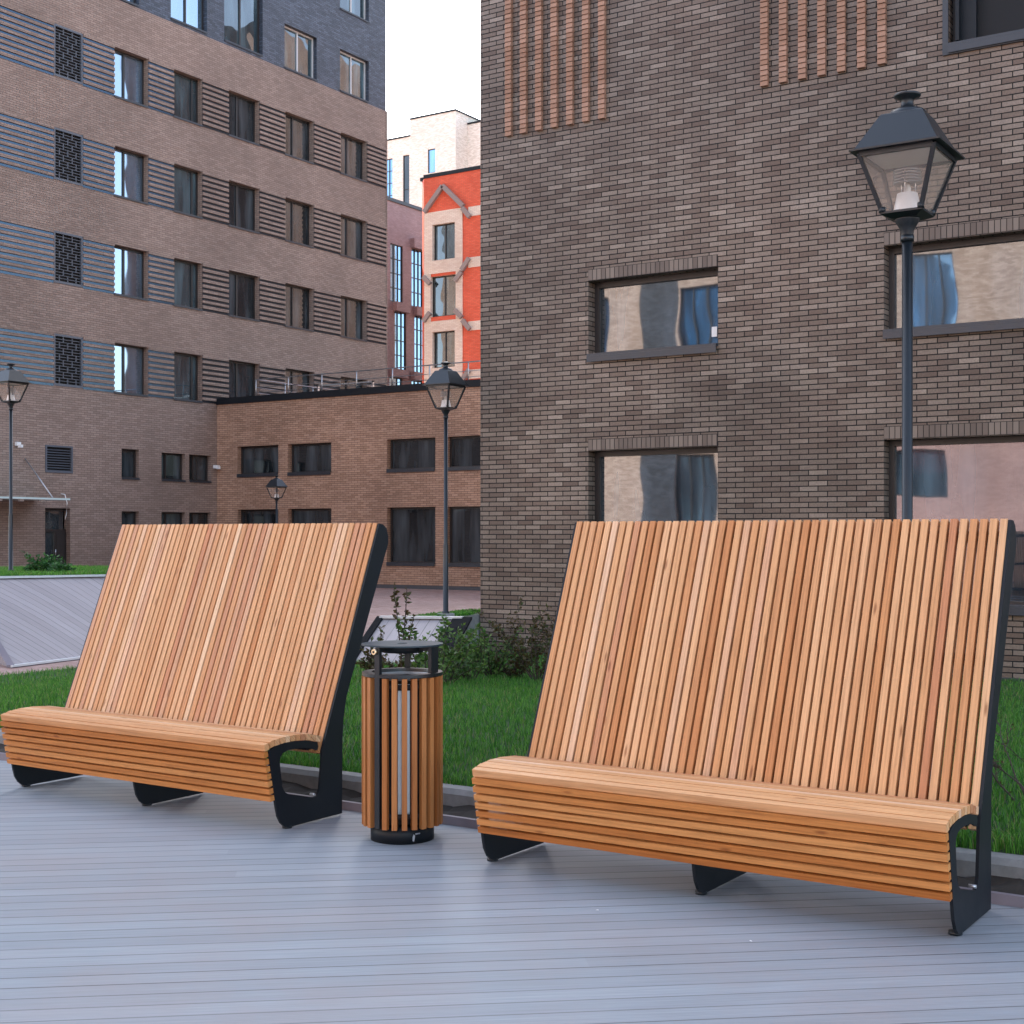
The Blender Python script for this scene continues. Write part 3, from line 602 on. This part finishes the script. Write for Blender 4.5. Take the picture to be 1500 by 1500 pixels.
tag(mb.build('kerb',M['kerb']),kind='structure')
# soil heaped against the kerb
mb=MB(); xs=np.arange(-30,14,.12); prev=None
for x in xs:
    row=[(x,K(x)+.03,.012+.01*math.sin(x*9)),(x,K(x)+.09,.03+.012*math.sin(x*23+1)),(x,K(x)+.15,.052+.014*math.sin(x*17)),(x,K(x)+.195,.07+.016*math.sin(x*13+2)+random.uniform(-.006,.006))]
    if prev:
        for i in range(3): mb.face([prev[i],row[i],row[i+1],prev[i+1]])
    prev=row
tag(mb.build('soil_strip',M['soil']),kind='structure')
# lawn height field
LX0=-14.95
def lz(x,y):
    t=np.maximum((y-8.5)/8.0,(-x-9.5)/5.0); t=np.clip(t,0,1); s=t*t*(3-2*t)
    return .145+.02*np.sin(x*.9)*np.sin(y*.7)*(1-s)-.31*s
nx,ny=110,60; X=np.linspace(LX0,9,nx)
mb=MB(); grid=[]
for i,x in enumerate(X):
    y0=K(x)+.31; y1=17.45; r_=[]
    for j in range(ny):
        y=y0+(y1-y0)*j/(ny-1); z=float(lz(x,y)); 
        if j==0: z=.135
        r_.append((x,y,z))
    grid.append(r_)
for i in range(nx-1):
    for j in range(ny-1):
        mb.face([grid[i][j],grid[i+1][j],grid[i+1][j+1],grid[i][j+1]])
for j in range(ny-1): a_,b_=grid[0][j],grid[0][j+1]; mb.face([(a_[0],a_[1],GZ-.01),(b_[0],b_[1],GZ-.01),b_,a_])
tag(mb.build('lawn_ground',M['turf']),kind='structure')
def to_cam(x,y):
    a=R(32.822); return math.cos(a)*x+math.sin(a)*y, -math.sin(a)*x+math.cos(a)*y
def grass(name,pts,h,w,mat='grass'):
    pts=np.asarray(pts); n=len(pts)
    ang=rng.uniform(0,2*np.pi,n); hh=h*rng.uniform(.55,1.3,n); lean=rng.uniform(.1,.75,n)*hh; la=rng.uniform(0,2*np.pi,n); ww=w*rng.uniform(.7,1.3,n)
    dx,dy=np.cos(ang)*ww/2,np.sin(ang)*ww/2; lx,ly=np.cos(la)*lean,np.sin(la)*lean
    v=np.zeros((n,5,3)); x,y,z=pts[:,0],pts[:,1],pts[:,2]
    v[:,0]=np.c_[x-dx,y-dy,z-.01]; v[:,1]=np.c_[x+dx,y+dy,z-.01]
    v[:,2]=np.c_[x+dx*.8+lx*.35,y+dy*.8+ly*.35,z+hh*.6]; v[:,3]=np.c_[x-dx*.8+lx*.35,y-dy*.8+ly*.35,z+hh*.6]
    v[:,4]=np.c_[x+lx,y+ly,z+hh]
    me=bpy.data.meshes.new(name); nv=n*5; me.vertices.add(nv); me.vertices.foreach_set('co',v.reshape(-1).astype(np.float32))
    idx=np.arange(n)[:,None]*5+np.array([[0,1,2,3,3,2,4]]); me.loops.add(n*7); me.loops.foreach_set('vertex_index',idx.reshape(-1).astype(np.int32))
    ls=np.empty(n*2,dtype=np.int32); ls[0::2]=np.arange(n)*7; ls[1::2]=np.arange(n)*7+4
    me.polygons.add(n*2); me.polygons.foreach_set('loop_start',ls)
    me.update(calc_edges=True); me.validate(); me.materials.append(M[mat])
    o=bpy.data.objects.new(name,me); COL.objects.link(o); return o
def scatter(n,x0,x1,y0f,y1f):
    x=rng.uniform(x0,x1,n); y=y0f(x)+(y1f(x)-y0f(x))*rng.uniform(0,1,n); return x,y
Kv=lambda x:6.23+T*(x+3)
N=420000
x=rng.uniform(LX0,2.5,N); y=rng.uniform(6.4,17.4,N)
keep=(y>Kv(x)+.30)
cx=math.cos(R(32.822))*x+math.sin(R(32.822))*y; cy=-math.sin(R(32.822))*x+math.cos(R(32.822))*y
keep&=(np.abs(cx)/cy<.43)
# fewer blades far away, and fewer at the spots hidden for good behind the two benches
dens=np.clip((9.0/cy)**1.2,.25,1.0); keep&=rng.uniform(0,1,N)<dens
x,y,cy=x[keep],y[keep],cy[keep]
z=lz(x,y)
cl=.75+.5*np.sin(x*3.1+np.sin(y*2.3)*2)*np.sin(y*2.7+1)*.5
g=grass('lawn_grass',np.c_[x,y,z],.055,.006); 
# widen far blades a little so that they keep reading as grass
tag(g,'short green lawn grass behind the benches','grass',kind='stuff')
# longer tufts near the kerb and by the right bench
n=9000; x=rng.uniform(-14,2,n); y=Kv(x)+.31+np.abs(rng.normal(0,.12,n)); g=grass('lawn_fringe_grass',np.c_[x,y,lz(x,y)],.075,.005); tag(g,'longer grass fringe along the back of the stone kerb','grass',kind='stuff')

# ------------------------------------------------------------------ ramps and raised lawns
def ramp_obj(name,C0,C1,T1,T0,label,thick=.05,group=None,side=M['trim'],lip=M['white'],bang=0.,rw=.1):
    e=empty(name,(0,0,0)); tag(e,label,'ramp',group)
    C0,C1,T1,T0=[Vector(p) for p in (C0,C1,T1,T0)]
    ax=(T0-C0); ax=(ax-Vector((0,0,0))).normalized(); nrm=(C1-C0).cross(ax).normalized(); ay=nrm.cross(ax)
    ca_,sa_=math.cos(bang),math.sin(bang)
    def uv(p):
        a_=(p-C0).dot(ax); b_=(p-C0).dot(ay); return (ca_*a_+sa_*b_,-sa_*a_+ca_*b_)
    mb=MB(); N_=10
    for i in range(N_):
        for j in range(N_):
            q=[]
            for (s_,t_) in ((i,j),(i+1,j),(i+1,j+1),(i,j+1)):
                s_/=N_; t_/=N_; q.append((C0.lerp(C1,s_)).lerp(T0.lerp(T1,s_),t_))
            mb.face(q,[uv(p) for p in q],0)
    for p,q in ((C0,C1),(C1,T1),(T1,T0),(T0,C0)):
        mb.face([(p.x,p.y,GZ),(q.x,q.y,GZ),q,p],[(0,0)]*4,1)
    mb.build('ramp_deck',[M['rampdeck'],side],e)
    mb=MB()
    def bar(p,q,w,h,off=.0):
        d=(q-p).normalized(); s_=d.cross(Vector((0,0,1))).normalized()*w/2; u=Vector((0,0,h))
        o_=Vector((0,0,off)); mb.hexa([p-s_+o_,q-s_+o_,q+s_+o_,p+s_+o_,p-s_+u+o_,q-s_+u+o_,q+s_+u+o_,p+s_+u+o_])
    bar(C0,C1,.06,.03,.003); mb.build('edge_strip',lip,e)
    mb=MB(); bar(T0,T1,.12,.035,.003); mb.build('top_cap',M['galv'],e)
    mb=MB(); bar(C0,T0,.1,.03,.004); bar(C1,T1,rw,.03,.004); mb.build('side_strip',side,e)
    return e
ramp_obj('sloped_deck',(-15.95,12.15,GZ+.01),(-16.9,17.2,GZ+.01),(-18.3,17.6,.9),(-19.65,13.95,.9),'wide lilac grey sloped boardwalk deck rising left of the left bench',bang=R(24))
ramp_obj('sloped_deck',(-12.0,14.5,GZ+.02),(-10.75,14.75,GZ+.02),(-11.42,16.4,.40),(-12.55,15.92,.40),'small lilac grey sloped deck behind the litter bin',side=M['matte'],rw=.28)
def mound(name,poly,z1,label,gn,gh=.06,gm='grass'):
    mb=MB(); n=len(poly); mb.face([(p[0],p[1],z1) for p in poly])
    for i in range(n):
        p,q=poly[i],poly[(i+1)%n]; mb.face([(p[0],p[1],GZ),(q[0],q[1],GZ),(q[0],q[1],z1),(p[0],p[1],z1)],None,1)
    tag(mb.build(name,[M['turf'],M['kerb']]),kind='structure')
    P_=np.array(poly); lo,hi=P_.min(0),P_.max(0); q=rng.uniform(lo,hi,(gn,2))
    ins=np.ones(gn,bool); 
    ar=sum(poly[i][0]*poly[(i+1)%n][1]-poly[(i+1)%n][0]*poly[i][1] for i in range(n))
    for i in range(n):
        a_,b_=P_[i],P_[(i+1)%n]; cr=(b_[0]-a_[0])*(q[:,1]-a_[1])-(b_[1]-a_[1])*(q[:,0]-a_[0]); ins&=(cr*np.sign(ar)>0)
    q=q[ins]; g=grass(name.replace('_ground','_grass'),np.c_[q,np.full(len(q),z1)],gh,.014,gm); tag(g,label,'grass',kind='stuff')
mound('raised_lawn_ground',[(-19.75,13.9),(-18.45,17.5),(-19.2,20.2),(-23.5,19.5),(-24.5,14.0)],.9,'bright green grass on the raised bed above the wide sloped deck',40000,.09,'grass_bright')
mound('planter_lawn_ground',[(-12.2,16.12),(-11.5,16.44),(-11.9,17.3),(-11.9,19),(-12.5,18.0)],.40,'grass on the small raised bed beside the dark block',9000,.05)

# ------------------------------------------------------------------ benches
def make_bench():
    e=empty('slatted_bench')
    Lb=2.26; n=51; pitch=(Lb)/n; w=pitch-.0128
    d=Vector((0,.366,.931)).normalized(); nb=Vector((0,.931,-.366)).normalized(); th=.038
    p0=Vector((0,.19,.38)); Ln=math.hypot(.51,1.297)
    mb=MB()
    for k in range(n):
        x1=-k*pitch-.0095; x0=x1-w; jt=random.uniform(-.0015,.0015)
        a=p0+nb*jt; b_=p0+d*Ln+nb*jt
        c=[Vector((x0,0,0))+a,Vector((x1,0,0))+a,Vector((x1,0,0))+a+nb*th,Vector((x0,0,0))+a+nb*th,Vector((x0,0,0))+b_,Vector((x1,0,0))+b_,Vector((x1,0,0))+b_+nb*th,Vector((x0,0,0))+b_+nb*th]
        def uvf(i,f,c=c,k=k):
            p=c[i]; return ((p-p0).dot(d), (p.x if f in (2,4) else p.dot(nb))+0)
        mb.hexa(c,uvf)
    mb.build('backrest',M['wood'],e)
    # seat slats over the arc, then the front fascia
    arc=[(-.26,.479),(-.20,.495),(-.12,.505),(-.02,.5075),(.08,.5),(.20,.474)]
    def along(pl,s):
        for i in range(len(pl)-1):
            L=math.dist(pl[i],pl[i+1])
            if s<=L or i==len(pl)-2:
                t=s/L; p=(pl[i][0]+(pl[i+1][0]-pl[i][0])*t,pl[i][1]+(pl[i+1][1]-pl[i][1])*t); q=((pl[i+1][0]-pl[i][0])/L,(pl[i+1][1]-pl[i][1])/L); return p,q
            s-=L
    tot=sum(math.dist(arc[i],arc[i+1]) for i in range(len(arc)-1)); m=11; pt=tot/m
    def slat(mb,p,t,wd,thk,hd):
        # p start (y,z), t tangent, normal inward = rotate
        nx=(t[1],-t[0])
        q=[p,(p[0]+t[0]*wd,p[1]+t[1]*wd),(p[0]+t[0]*wd+nx[0]*thk,p[1]+t[1]*wd+nx[1]*thk),(p[0]+nx[0]*thk,p[1]+nx[1]*thk)]
        c=[(-Lb-.004,*q[i]) for i in range(4)]+[(.004,*q[i]) for i in range(4)]
        def uvf(i,f,c=c): return (c[i][0], (c[i][1]+c[i][2]))
        mb.hexa(c,uvf)
    mb=MB()
    for k in range(m):
        p,t=along(arc,k*pt+.001); slat(mb,p,t,pt-.009,.033 if k else .036,0)
    mb.build('seat',M['wood'],e)
    mb=MB(); A=(-.262,.437); B=(-.205,.155); L=math.dist(A,B); t=((B[0]-A[0])/L,(B[1]-A[1])/L); m2=7; p2=L/m2
    # front face runs downwards: inward normal must point to +y
    for k in range(m2):
        p=(A[0]+t[0]*(k*p2),A[1]+t[1]*(k*p2)); nx=(-t[1],t[0])
        wd=p2-.0125; thk=.03
        q=[p,(p[0]+t[0]*wd,p[1]+t[1]*wd),(p[0]+t[0]*wd+nx[0]*thk,p[1]+t[1]*wd+nx[1]*thk),(p[0]+nx[0]*thk,p[1]+nx[1]*thk)]
        c=[(-Lb-.004,*q[i]) for i in range(4)]+[(.004,*q[i]) for i in range(4)]
        mb.hexa(c,lambda i,f,c=c:(c[i][0],c[i][2]))
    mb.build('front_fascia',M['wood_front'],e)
    out=[(.37,.012),(.375,.45),(.385,.56),(.41,.68),(.79,1.56),(.787,1.60),(.765,1.635),(.735,1.64),(.235,.365),(.205,.29),(.18,.183),(.165,.152),(.14,.14),(.115,.143),(-.075,.19),(-.1,.205),(-.12,.235),(-.14,.37),(-.135,.4),(-.115,.42),(-.07,.43),(.02,.43),(.1,.42),(.16,.398),(.168,.42),(.163,.445),(.08,.463),(-.02,.4725),(-.12,.4695),(-.185,.4595),(-.222,.44),(-.226,.425),(-.168,.13),(-.155,.08),(-.13,.04),(-.1,.015),(-.07,.008)]
    # the end plates stand outside the backrest slats, flush with their front
    i0=out.index((.787,1.60)); out_end=out[:i0+1]+[(.772,1.645),(.742,1.668),(.704,1.672),(.199,.39),(.197,.33)]+out[out.index((.18,.183)):]
    for x0 in (-.0085,-Lb/2-.007,-Lb-.0125):
        mb=MB(); mb.prism(out if -2<x0<-.5 else out_end,lambda a,b_,t:(t,a,b_),x0,x0+.014); fr=mb.build('side_frame',M['steel'],e,fixn=True)
        mb=MB(); mb.tube([(x0-.012,-.055,.0),(x0-.012,-.055,.014)],.028,14); mb.tube([(x0-.012,-.055,.01),(x0-.012,-.055,.03)],.009,8); mb.build('foot',M['lamp'],fr)
        mb=MB(); mb.tube([(x0-.014,.135,.155),(x0+.018,.135,.155)],.008,10); mb.build('bolt',M['rail'],fr)
    mb=MB()
    for s in (.12,.72,1.3):
        p=p0+d*s+nb*(th+.003); q=[p,p+d*.05,p+d*.05+nb*.02,p+nb*.02]
        mb.hexa([(-Lb+.02,v.y,v.z) for v in q]+[(-.02,v.y,v.z) for v in q])
    mb.build('back_rail',M['steel'],e)
    mb=MB(); mb.box(-Lb+.02,-.02,-.15,-.12,.2,.24); mb.box(-Lb+.02,-.02,.1,.14,.405,.42); mb.build('seat_rail',M['steel'],e)
    return e
G='high backed slatted benches on the deck'
bn=make_bench(); bn.location=(-1.50,5.70,0); bn.rotation_euler=(0,0,R(-1.2))
tag(bn,'high backed larch slat bench at the right, in front of the big lamp post','bench',G)
b2=copy_tree(bn); b2.location=(-5.135,5.775,0); tag(b2,'high backed larch slat bench on the left of the litter bin','bench',G)
# own slat tones for the second bench
for ch in [o for o in bpy.data.objects if o.parent==b2]:
    pass

# ------------------------------------------------------------------ litter bin
e=empty('litter_bin',(-4.471,5.86,0)); tag(e,'round litter bin with larch slats and a dark lid between the two benches','litter bin')
mb=MB(); mb.lathe([(0,0),(.168,0),(.168,.085),(.0,.085)],n=48); mb.build('base',M['steel'],e)
ns=25; view=math.atan2(-5.86,4.471)
mb=MB(); gapk=None
legs=[view-R(38),view+R(52),view+R(172)]
for k in range(ns):
    a=view+R(3)+k*2*math.pi/ns
    if min(abs((a-l+math.pi)%(2*math.pi)-math.pi) for l in legs[:1])<R(7.5): continue
    ca_,sa_=math.cos(a),math.sin(a); r0,r1,w=.186,.214,.0135
    cc=[]
    for z in (.082,.862):
        for (rr,tt) in ((r1,-w),(r1,w),(r0,w),(r0,-w)): cc.append((rr*ca_-tt*sa_,rr*sa_+tt*ca_,z))
    mb.hexa(cc,lambda i,f,cc=cc:(cc[i][2],cc[i][0]*3+cc[i][1]))
mb.build('slat_cladding',M['wood_bin'],e)
mb=MB(); mb.lathe([(.150,.10),(.150,.85)],n=40); mb.lathe([(.185,.13),(.187,.13),(.187,.16),(.185,.16)],n=40); mb.lathe([(.18,.80),(.186,.80),(.186,.83),(.18,.83)],n=40); mb.build('inner_housing',M['black'],e)
mb=MB(); a=view+R(2)
mb.box(.1515,.156,-.033,.033,.13,.83); o=mb.build('liner_glint',M['galv'],e); o.rotation_euler=(0,0,a)  # pale panel stands for the reflected streak on the round liner
mb=MB(); mb.lathe([(.214,.865),(.214,.882),(.163,.884),(.160,.866),(.214,.865)],n=48,sm=False); mb.build('rim',M['lamp'],e)
mb=MB(); mb.lathe([(.163,.88),(.158,.85),(.12,.835),(.0,.825)],n=40); mb.tube([(-.15,0,.855),(.15,0,.855)],.006,6); mb.build('ash_bowl',M['galv'],e)
for l,wd in zip(legs,(.016,.03,.016)):
    mb=MB(); mb.box(.193,.2135,-wd,wd,.085,1.0215) if wd<.02 else mb.box(.193,.2135,-wd,wd,.885,1.0215); mb.box(.11,.1925,-.012,.012,.998,1.0215); o=mb.build('leg',M['lamp'],e); o.rotation_euler=(0,0,l)
mb=MB(); mb.lathe([(.028,1.031),(.216,1.031),(.216,1.023),(.028,1.023),(.028,1.031)],n=56,sm=False); mb.lathe([(.0,.985),(.11,.985),(.12,1.0),(.12,1.022)],n=40,mi=1); mb.build('lid',[M['lidpaint'],M['steel']],e)
mb=MB(); mb.tube([(.214,0,1.0),(.232,0,1.0)],.0145,16); lk_=mb.build('lock',M['brass'],e); lk_.rotation_euler=(0,0,view-R(40))
mb=MB(); mb.tube([(.2325,0,1.0),(.2335,0,1.0)],.006,12); o=mb.build('keyhole',M['black'],lk_)
# small maker's mark on the base: a leaf-shaped blade with a bar
mb=MB()
def cyl(t,z,r=.1695): a_=view+R(18)+t/r; return (r*math.cos(a_),r*math.sin(a_),z)
for pl in ([(0,.018),(.008,.012),(.012,.028),(.014,.045),(.006,.052),(.0,.036)],[(.016,.048),(.044,.05),(.044,.056),(.016,.056)]):
    mb.face([cyl(t,z) for t,z in pl])
mb.build('emblem',M['alu'],e)

# ------------------------------------------------------------------ street lamps
def make_lamp():
    e=empty('street_lamp'); H=3.74
    mb=MB(); mb.lathe([(.06,0),(.06,.03),(.04,.04),(.038,1.0),(.034,1.03),(.0295,1.04),(.0295,2.94),(.0,2.94)],n=20)
    mb.tube([(0,0,2.9),(0,0,2.935)],.037,16); mb.build('pole',M['lamp'],e)
    zb,ze,zr=3.05,3.385,3.60
    def sq(mb,h0,z0,h1,z1): 
        mb.hexa([(-h0,-h0,z0),(h0,-h0,z0),(h0,h0,z0),(-h0,h0,z0),(-h1,-h1,z1),(h1,-h1,z1),(h1,h1,z1),(-h1,h1,z1)])
    mb=MB(); mb.lathe([(.031,2.92),(.036,2.96),(.052,2.99),(.07,3.02),(.072,3.03),(0,3.03)],n=20); sq(mb,.07,3.025,.118,3.047); mb.box(-.118,.118,-.118,.118,3.0475,3.06)
    mb.build('collar',M['lamp'],e)
    h0,h1=.108,.208
    fr=None; mb=MB()
    for sx in (-1,1):
        for sy in (-1,1):
            a=Vector((sx*h0,sy*h0,3.055)); c=Vector((sx*h1,sy*h1,3.375)); w=.011
            mb.hexa([(a.x-w,a.y-w,a.z),(a.x+w,a.y-w,a.z),(a.x+w,a.y+w,a.z),(a.x-w,a.y+w,a.z),(c.x-w,c.y-w,c.z),(c.x+w,c.y-w,c.z),(c.x+w,c.y+w,c.z),(c.x-w,c.y+w,c.z)])
            mb.tube([(a.x,a.y,3.055),(a.x,a.y,3.085)],.02,8)
    for z,h in ((3.36,.204),):
        for s in (-1,1): mb.box(-h,h,s*h-.012,s*h+.012,z,z+.03); mb.box(s*h-.012,s*h+.012,-h+.013,h-.013,z+.001,z+.029)
    mb.build('lantern_frame',M['lamp'],e)
    for k in range(4):
        a=math.pi/2*k; R_=Matrix.Rotation(a,3,'Z'); g0,g1=h0-.002,h1-.004
        q=[R_@Vector(p) for p in ((-g0+.01,-g0,3.062),(g0-.01,-g0,3.062),(g1-.01,-g1,3.362),(-g1+.01,-g1,3.362))]
        mb=MB(); inn=[p*1 for p in q]
        off=R_@Vector((0,.003,0)); mb.hexa([q[0],q[1],q[1]+off,q[0]+off,q[3],q[2],q[2]+off,q[3]+off]); mb.build('lantern_pane',M['lglass'],e,fixn=True)
    mb=MB(); sq(mb,.252,3.386,.252,3.396); sq(mb,.232,3.3965,.118,3.60); sq(mb,.118,3.6005,.112,3.606)
    mb.lathe([(.112,3.60),(.108,3.615),(.09,3.635),(.05,3.65),(.038,3.655),(.034,3.675),(.034,3.69),(.042,3.70),(.072,3.713),(.076,3.722),(.072,3.728),(.05,3.732),(.03,3.74),(0,3.74)],n=28)
    mb.build('lantern_roof',M['lamp'],e)
    mb=MB(); sq(mb,.2,3.375,.2,3.384); mb.build('inner_ceiling',M['white'],e)
    mb=MB(); mb.lathe([(.078,3.062),(.056,3.17),(.052,3.17)],n=28); ref=mb.build('reflector',M['satin'],e)
    mb=MB()
    for k in range(5): z=3.225+k*.017; mb.lathe([(.03,z+.004),(.078,z),(.078,z+.004),(.03,z+.009)],n=28)
    mb.build('louvre_stack',M['rail'],e)
    mb=MB()
    for k in range(3): a=R(30+120*k); mb.tube([(.045*math.cos(a),.045*math.sin(a),3.16),(.045*math.cos(a),.045*math.sin(a),3.3)],.0035,6)
    mb.build('support_rod',M['alu'],e)
    mb=MB(); mb.tube([(0,0,3.14),(0,0,3.2),(0,0,3.23)],[.02,.02,.013],12); mb.build('bulb',M['white'],e)
    return e
GL='black lantern lamp posts round the courtyard'
l1=make_lamp(); l1.location=(-2.359,7.76,.355); tag(l1,'large black lantern post rising just behind the right bench','street lamp',GL)
# footing under the nearest post
for (x,y,z,lab) in ((-11.993,16.778,.445,'black lantern post between the litter bin and the dark block'),(-28.761,31.43,-.30,'smallest lantern post, seen above the left bench'),(-21.059,16.047,.96,'black lantern post on raised grass at the far left')):
    c=copy_tree(l1); c.location=(x,y,z); tag(c,lab,'street lamp',GL)
mb=MB(); mb.lathe([(.16,.0),(.16,.24),(.13,.26),(0,.26)],(-2.359,7.76,.1),n=24); tag(mb.build('lamp_footing',M['kerb']),'low concrete footing under the large lantern post','footing')
mb=MB(); mb.lathe([(.13,.0),(.13,.06),(0,.06)],(-11.993,16.778,.39),n=20); tag(mb.build('lamp_footing',M['kerb']),'low concrete footing under the middle lantern post','footing')
mb=MB(); mb.lathe([(.13,.0),(.13,.07),(0,.07)],(-21.059,16.047,.89),n=20); tag(mb.build('lamp_footing',M['kerb']),'low concrete footing under the far left lantern post','footing')

# ------------------------------------------------------------------ shrubs
def shrub(name,loc,label,ns,h,spread,leafmat,lsize=.03,lden=60,group=None,lean=.3,cat='shrub',curve=.2,tiers=2,sr=.006):
    e=empty(name,loc); tag(e,label,cat,group)
    S_=[MB()]; lf=MB()
    def leaf(p,dirv,s):
        dirv=dirv.normalized(); sd=dirv.cross(Vector((random.uniform(-1,1),random.uniform(-1,1),random.uniform(-1,1)))).normalized()
        a=p; b_=p+dirv*s*.5+sd*s*.28; c=p+dirv*s; d_=p+dirv*s*.5-sd*s*.28; lf.face([a,b_,c,d_])
    def branch(p,dv,L,r,lv):
        n=7; pts=[p]; q=p.copy(); dd=dv.normalized()
        for i in range(n):
            dd=(dd+Vector((random.uniform(-curve,curve),random.uniform(-curve,curve),random.uniform(-curve*.6,curve*.5)))).normalized(); q=q+dd*L/n; pts.append(q.copy())
        S_[0].tube(pts,[r*(1-.75*i/n) for i in range(n+1)],5,caps=False)
        m=int(lden*L)
        for i in range(m):
            t=random.uniform(.15,1)*n; k=min(int(t),n-1); pp=pts[k].lerp(pts[k+1],t-k)
            leaf(pp,Vector((random.gauss(0,1),random.gauss(0,1),random.gauss(.4,.7))),lsize*random.uniform(.6,1.3))
        if lv>0:
            for i in range(random.randint(3,5)):
                k=random.randint(1,n-1); d2=(dd+Vector((random.gauss(0,.7),random.gauss(0,.7),random.uniform(0,.5)))).normalized()
                branch(pts[k],d2,L*random.uniform(.3,.5),r*.5,lv-1)
    for i in range(ns):
        a=random.uniform(0,2*math.pi); rr=spread*math.sqrt(random.random())
        q_=.06 if ns>=8 else .7; p=Vector((rr*q_*math.cos(a),rr*q_*math.sin(a),-.02)); l2=lean*.5+(rr/h if ns>=8 else lean*.5); dv=Vector((math.cos(a)*l2,math.sin(a)*l2,1))
        branch(p,dv,h*random.uniform(.7,1.05),sr,tiers-1)
        if ns<8: S_[0].build('stem',M['bark'],e); S_[0]=MB()
    if ns>=8: S_[0].build('stems',M['bark'],e)
    lf.build('leaves',M[leafmat],e); return e
def gz(x,y): return float(lz(x,y))
def at(px,d): # ground position along a pixel column of the 1500 px photograph
    a=R(32.822); x=(px-750)/2031*d; return math.cos(a)*x-math.sin(a)*d, math.sin(a)*x+math.cos(a)*d
GS='shrubs along the lawn edge'
x,y=at(590,14.6); shrub('shrub',(x,y,gz(x,y)),'tall thin upright shrub showing over the litter bin lid',3,1.05,.1,'leafr',.055,110,GS,lean=.04,curve=.08,tiers=1,sr=.012)
x,y=at(628,14.4); shrub('shrub',(x+.05,y,gz(x,y)),'green arching shrub right of the thin upright one',5,.85,.12,'leaf',.06,120,GS,lean=.45,curve=.16,tiers=1,sr=.01)
for px,d,w,h,m_,lab in ((560,14.8,.5,.5,'leafr','low reddish twiggy shrub beside the left bench edge'),(600,14.8,.4,.4,'leafr','low brown twigs just behind the litter bin lid'),
     (655,15.0,.42,.62,'leaf','leafy green shrub just right of the litter bin'),(690,15.6,.42,.66,'leaf','dense green shrub in front of the small sloped deck'),
     (722,16.2,.42,.6,'leaf','green shrub at the corner of the dark block'),(752,16.3,.4,.5,'leafr','low olive shrub against the dark brick wall'),(786,15.8,.3,.95,'leafr','tall sparse shrub beside the right bench back')):
    x,y=at(px,d); shrub('shrub',(x,y,gz(x,y)),lab,12 if w>.28 else 7,h,w,m_,.05,55,GS,lean=.45,curve=.25,sr=.008)
x,y=at(1492,7.4); shrub('shrub',(x+.1,y,gz(x,y)),'bare twiggy shrub on the grass at the right edge',4,.75,.15,'leafr',.02,14,GS,lean=.5,curve=.3,tiers=3)
for px,d,s,lab in ((62,25.0,.5,'spreading dark green juniper on the raised grass bed'),(92,24.6,.3,'smaller bright green juniper at the right end of the raised grass')):
    x,y=at(px,d); shrub('juniper',(x,y,.9),lab,26,.42*s/.5,s,'needle',.07,60,'junipers on the raised grass',lean=.8,curve=.3)

sc_=[(-2.897,5.162),(-2.168,5.095)]
for (x,y) in sc_:
    mb=MB(); a=random.uniform(0,6); r_=.009; pts=[(x+r_*math.cos(a+k*1.2)*random.uniform(.5,1),y+r_*math.sin(a+k*1.2)*random.uniform(.5,1)) for k in range(5)]
    mb.face([(p[0],p[1],.005+random.uniform(0,.003)) for p in pts]); tag(mb.build('paper_scrap',M['white']),'tiny pale scrap lying on the deck in front of the right bench','scrap','tiny scraps on the deck')

# ------------------------------------------------------------------ world, sun, camera
w=bpy.data.worlds.new('World'); scene.world=w; w.use_nodes=True; nt=w.node_tree; bg=nt.nodes['Background']
sky=nt.nodes.new('ShaderNodeTexSky'); sky.sky_type='NISHITA'; sky.sun_disc=False
el=R(38); sd=Vector((-.75,.66,0)).normalized()
sky.sun_elevation=el; sky.sun_rotation=math.atan2(sd.x,sd.y); sky.air_density=1.0; sky.dust_density=1.5; sky.ozone_density=1.0
hs_=nt.nodes.new('ShaderNodeHueSaturation'); hs_.inputs['Saturation'].default_value=.72; nt.links.new(sky.outputs[0],hs_.inputs['Color']); nt.links.new(hs_.outputs[0],bg.inputs[0]); bg.inputs[1].default_value=.11
sun=bpy.data.lights.new('sun','SUN'); sun.energy=4.5; sun.angle=R(.5); sun.color=(1,.92,.79)
so=bpy.data.objects.new('sun',sun); COL.objects.link(so)
dirv=Vector((sd.x*math.cos(el),sd.y*math.cos(el),math.sin(el))); so.rotation_euler=dirv.to_track_quat('Z','Y').to_euler()
cam=bpy.data.cameras.new('camera'); co=bpy.data.objects.new('camera',cam); COL.objects.link(co); scene.camera=co
co.location=(0,0,1.6); co.rotation_euler=(R(90),0,R(32.822)); cam.sensor_width=36; cam.lens=2031/1500*36; cam.shift_y=35/1500; cam.clip_end=2000; cam.clip_start=.05
scene.view_settings.view_transform='Standard'; scene.view_settings.look='None'; scene.view_settings.exposure=2.55; scene.view_settings.gamma=1
scene.render.resolution_x=1024; scene.render.resolution_y=1024
cy=scene.cycles; cy.use_denoising=True; cy.max_bounces=8; cy.diffuse_bounces=4; cy.glossy_bounces=4; cy.transparent_max_bounces=16; cy.caustics_reflective=False; cy.caustics_refractive=False; cy.sample_clamp_indirect=8
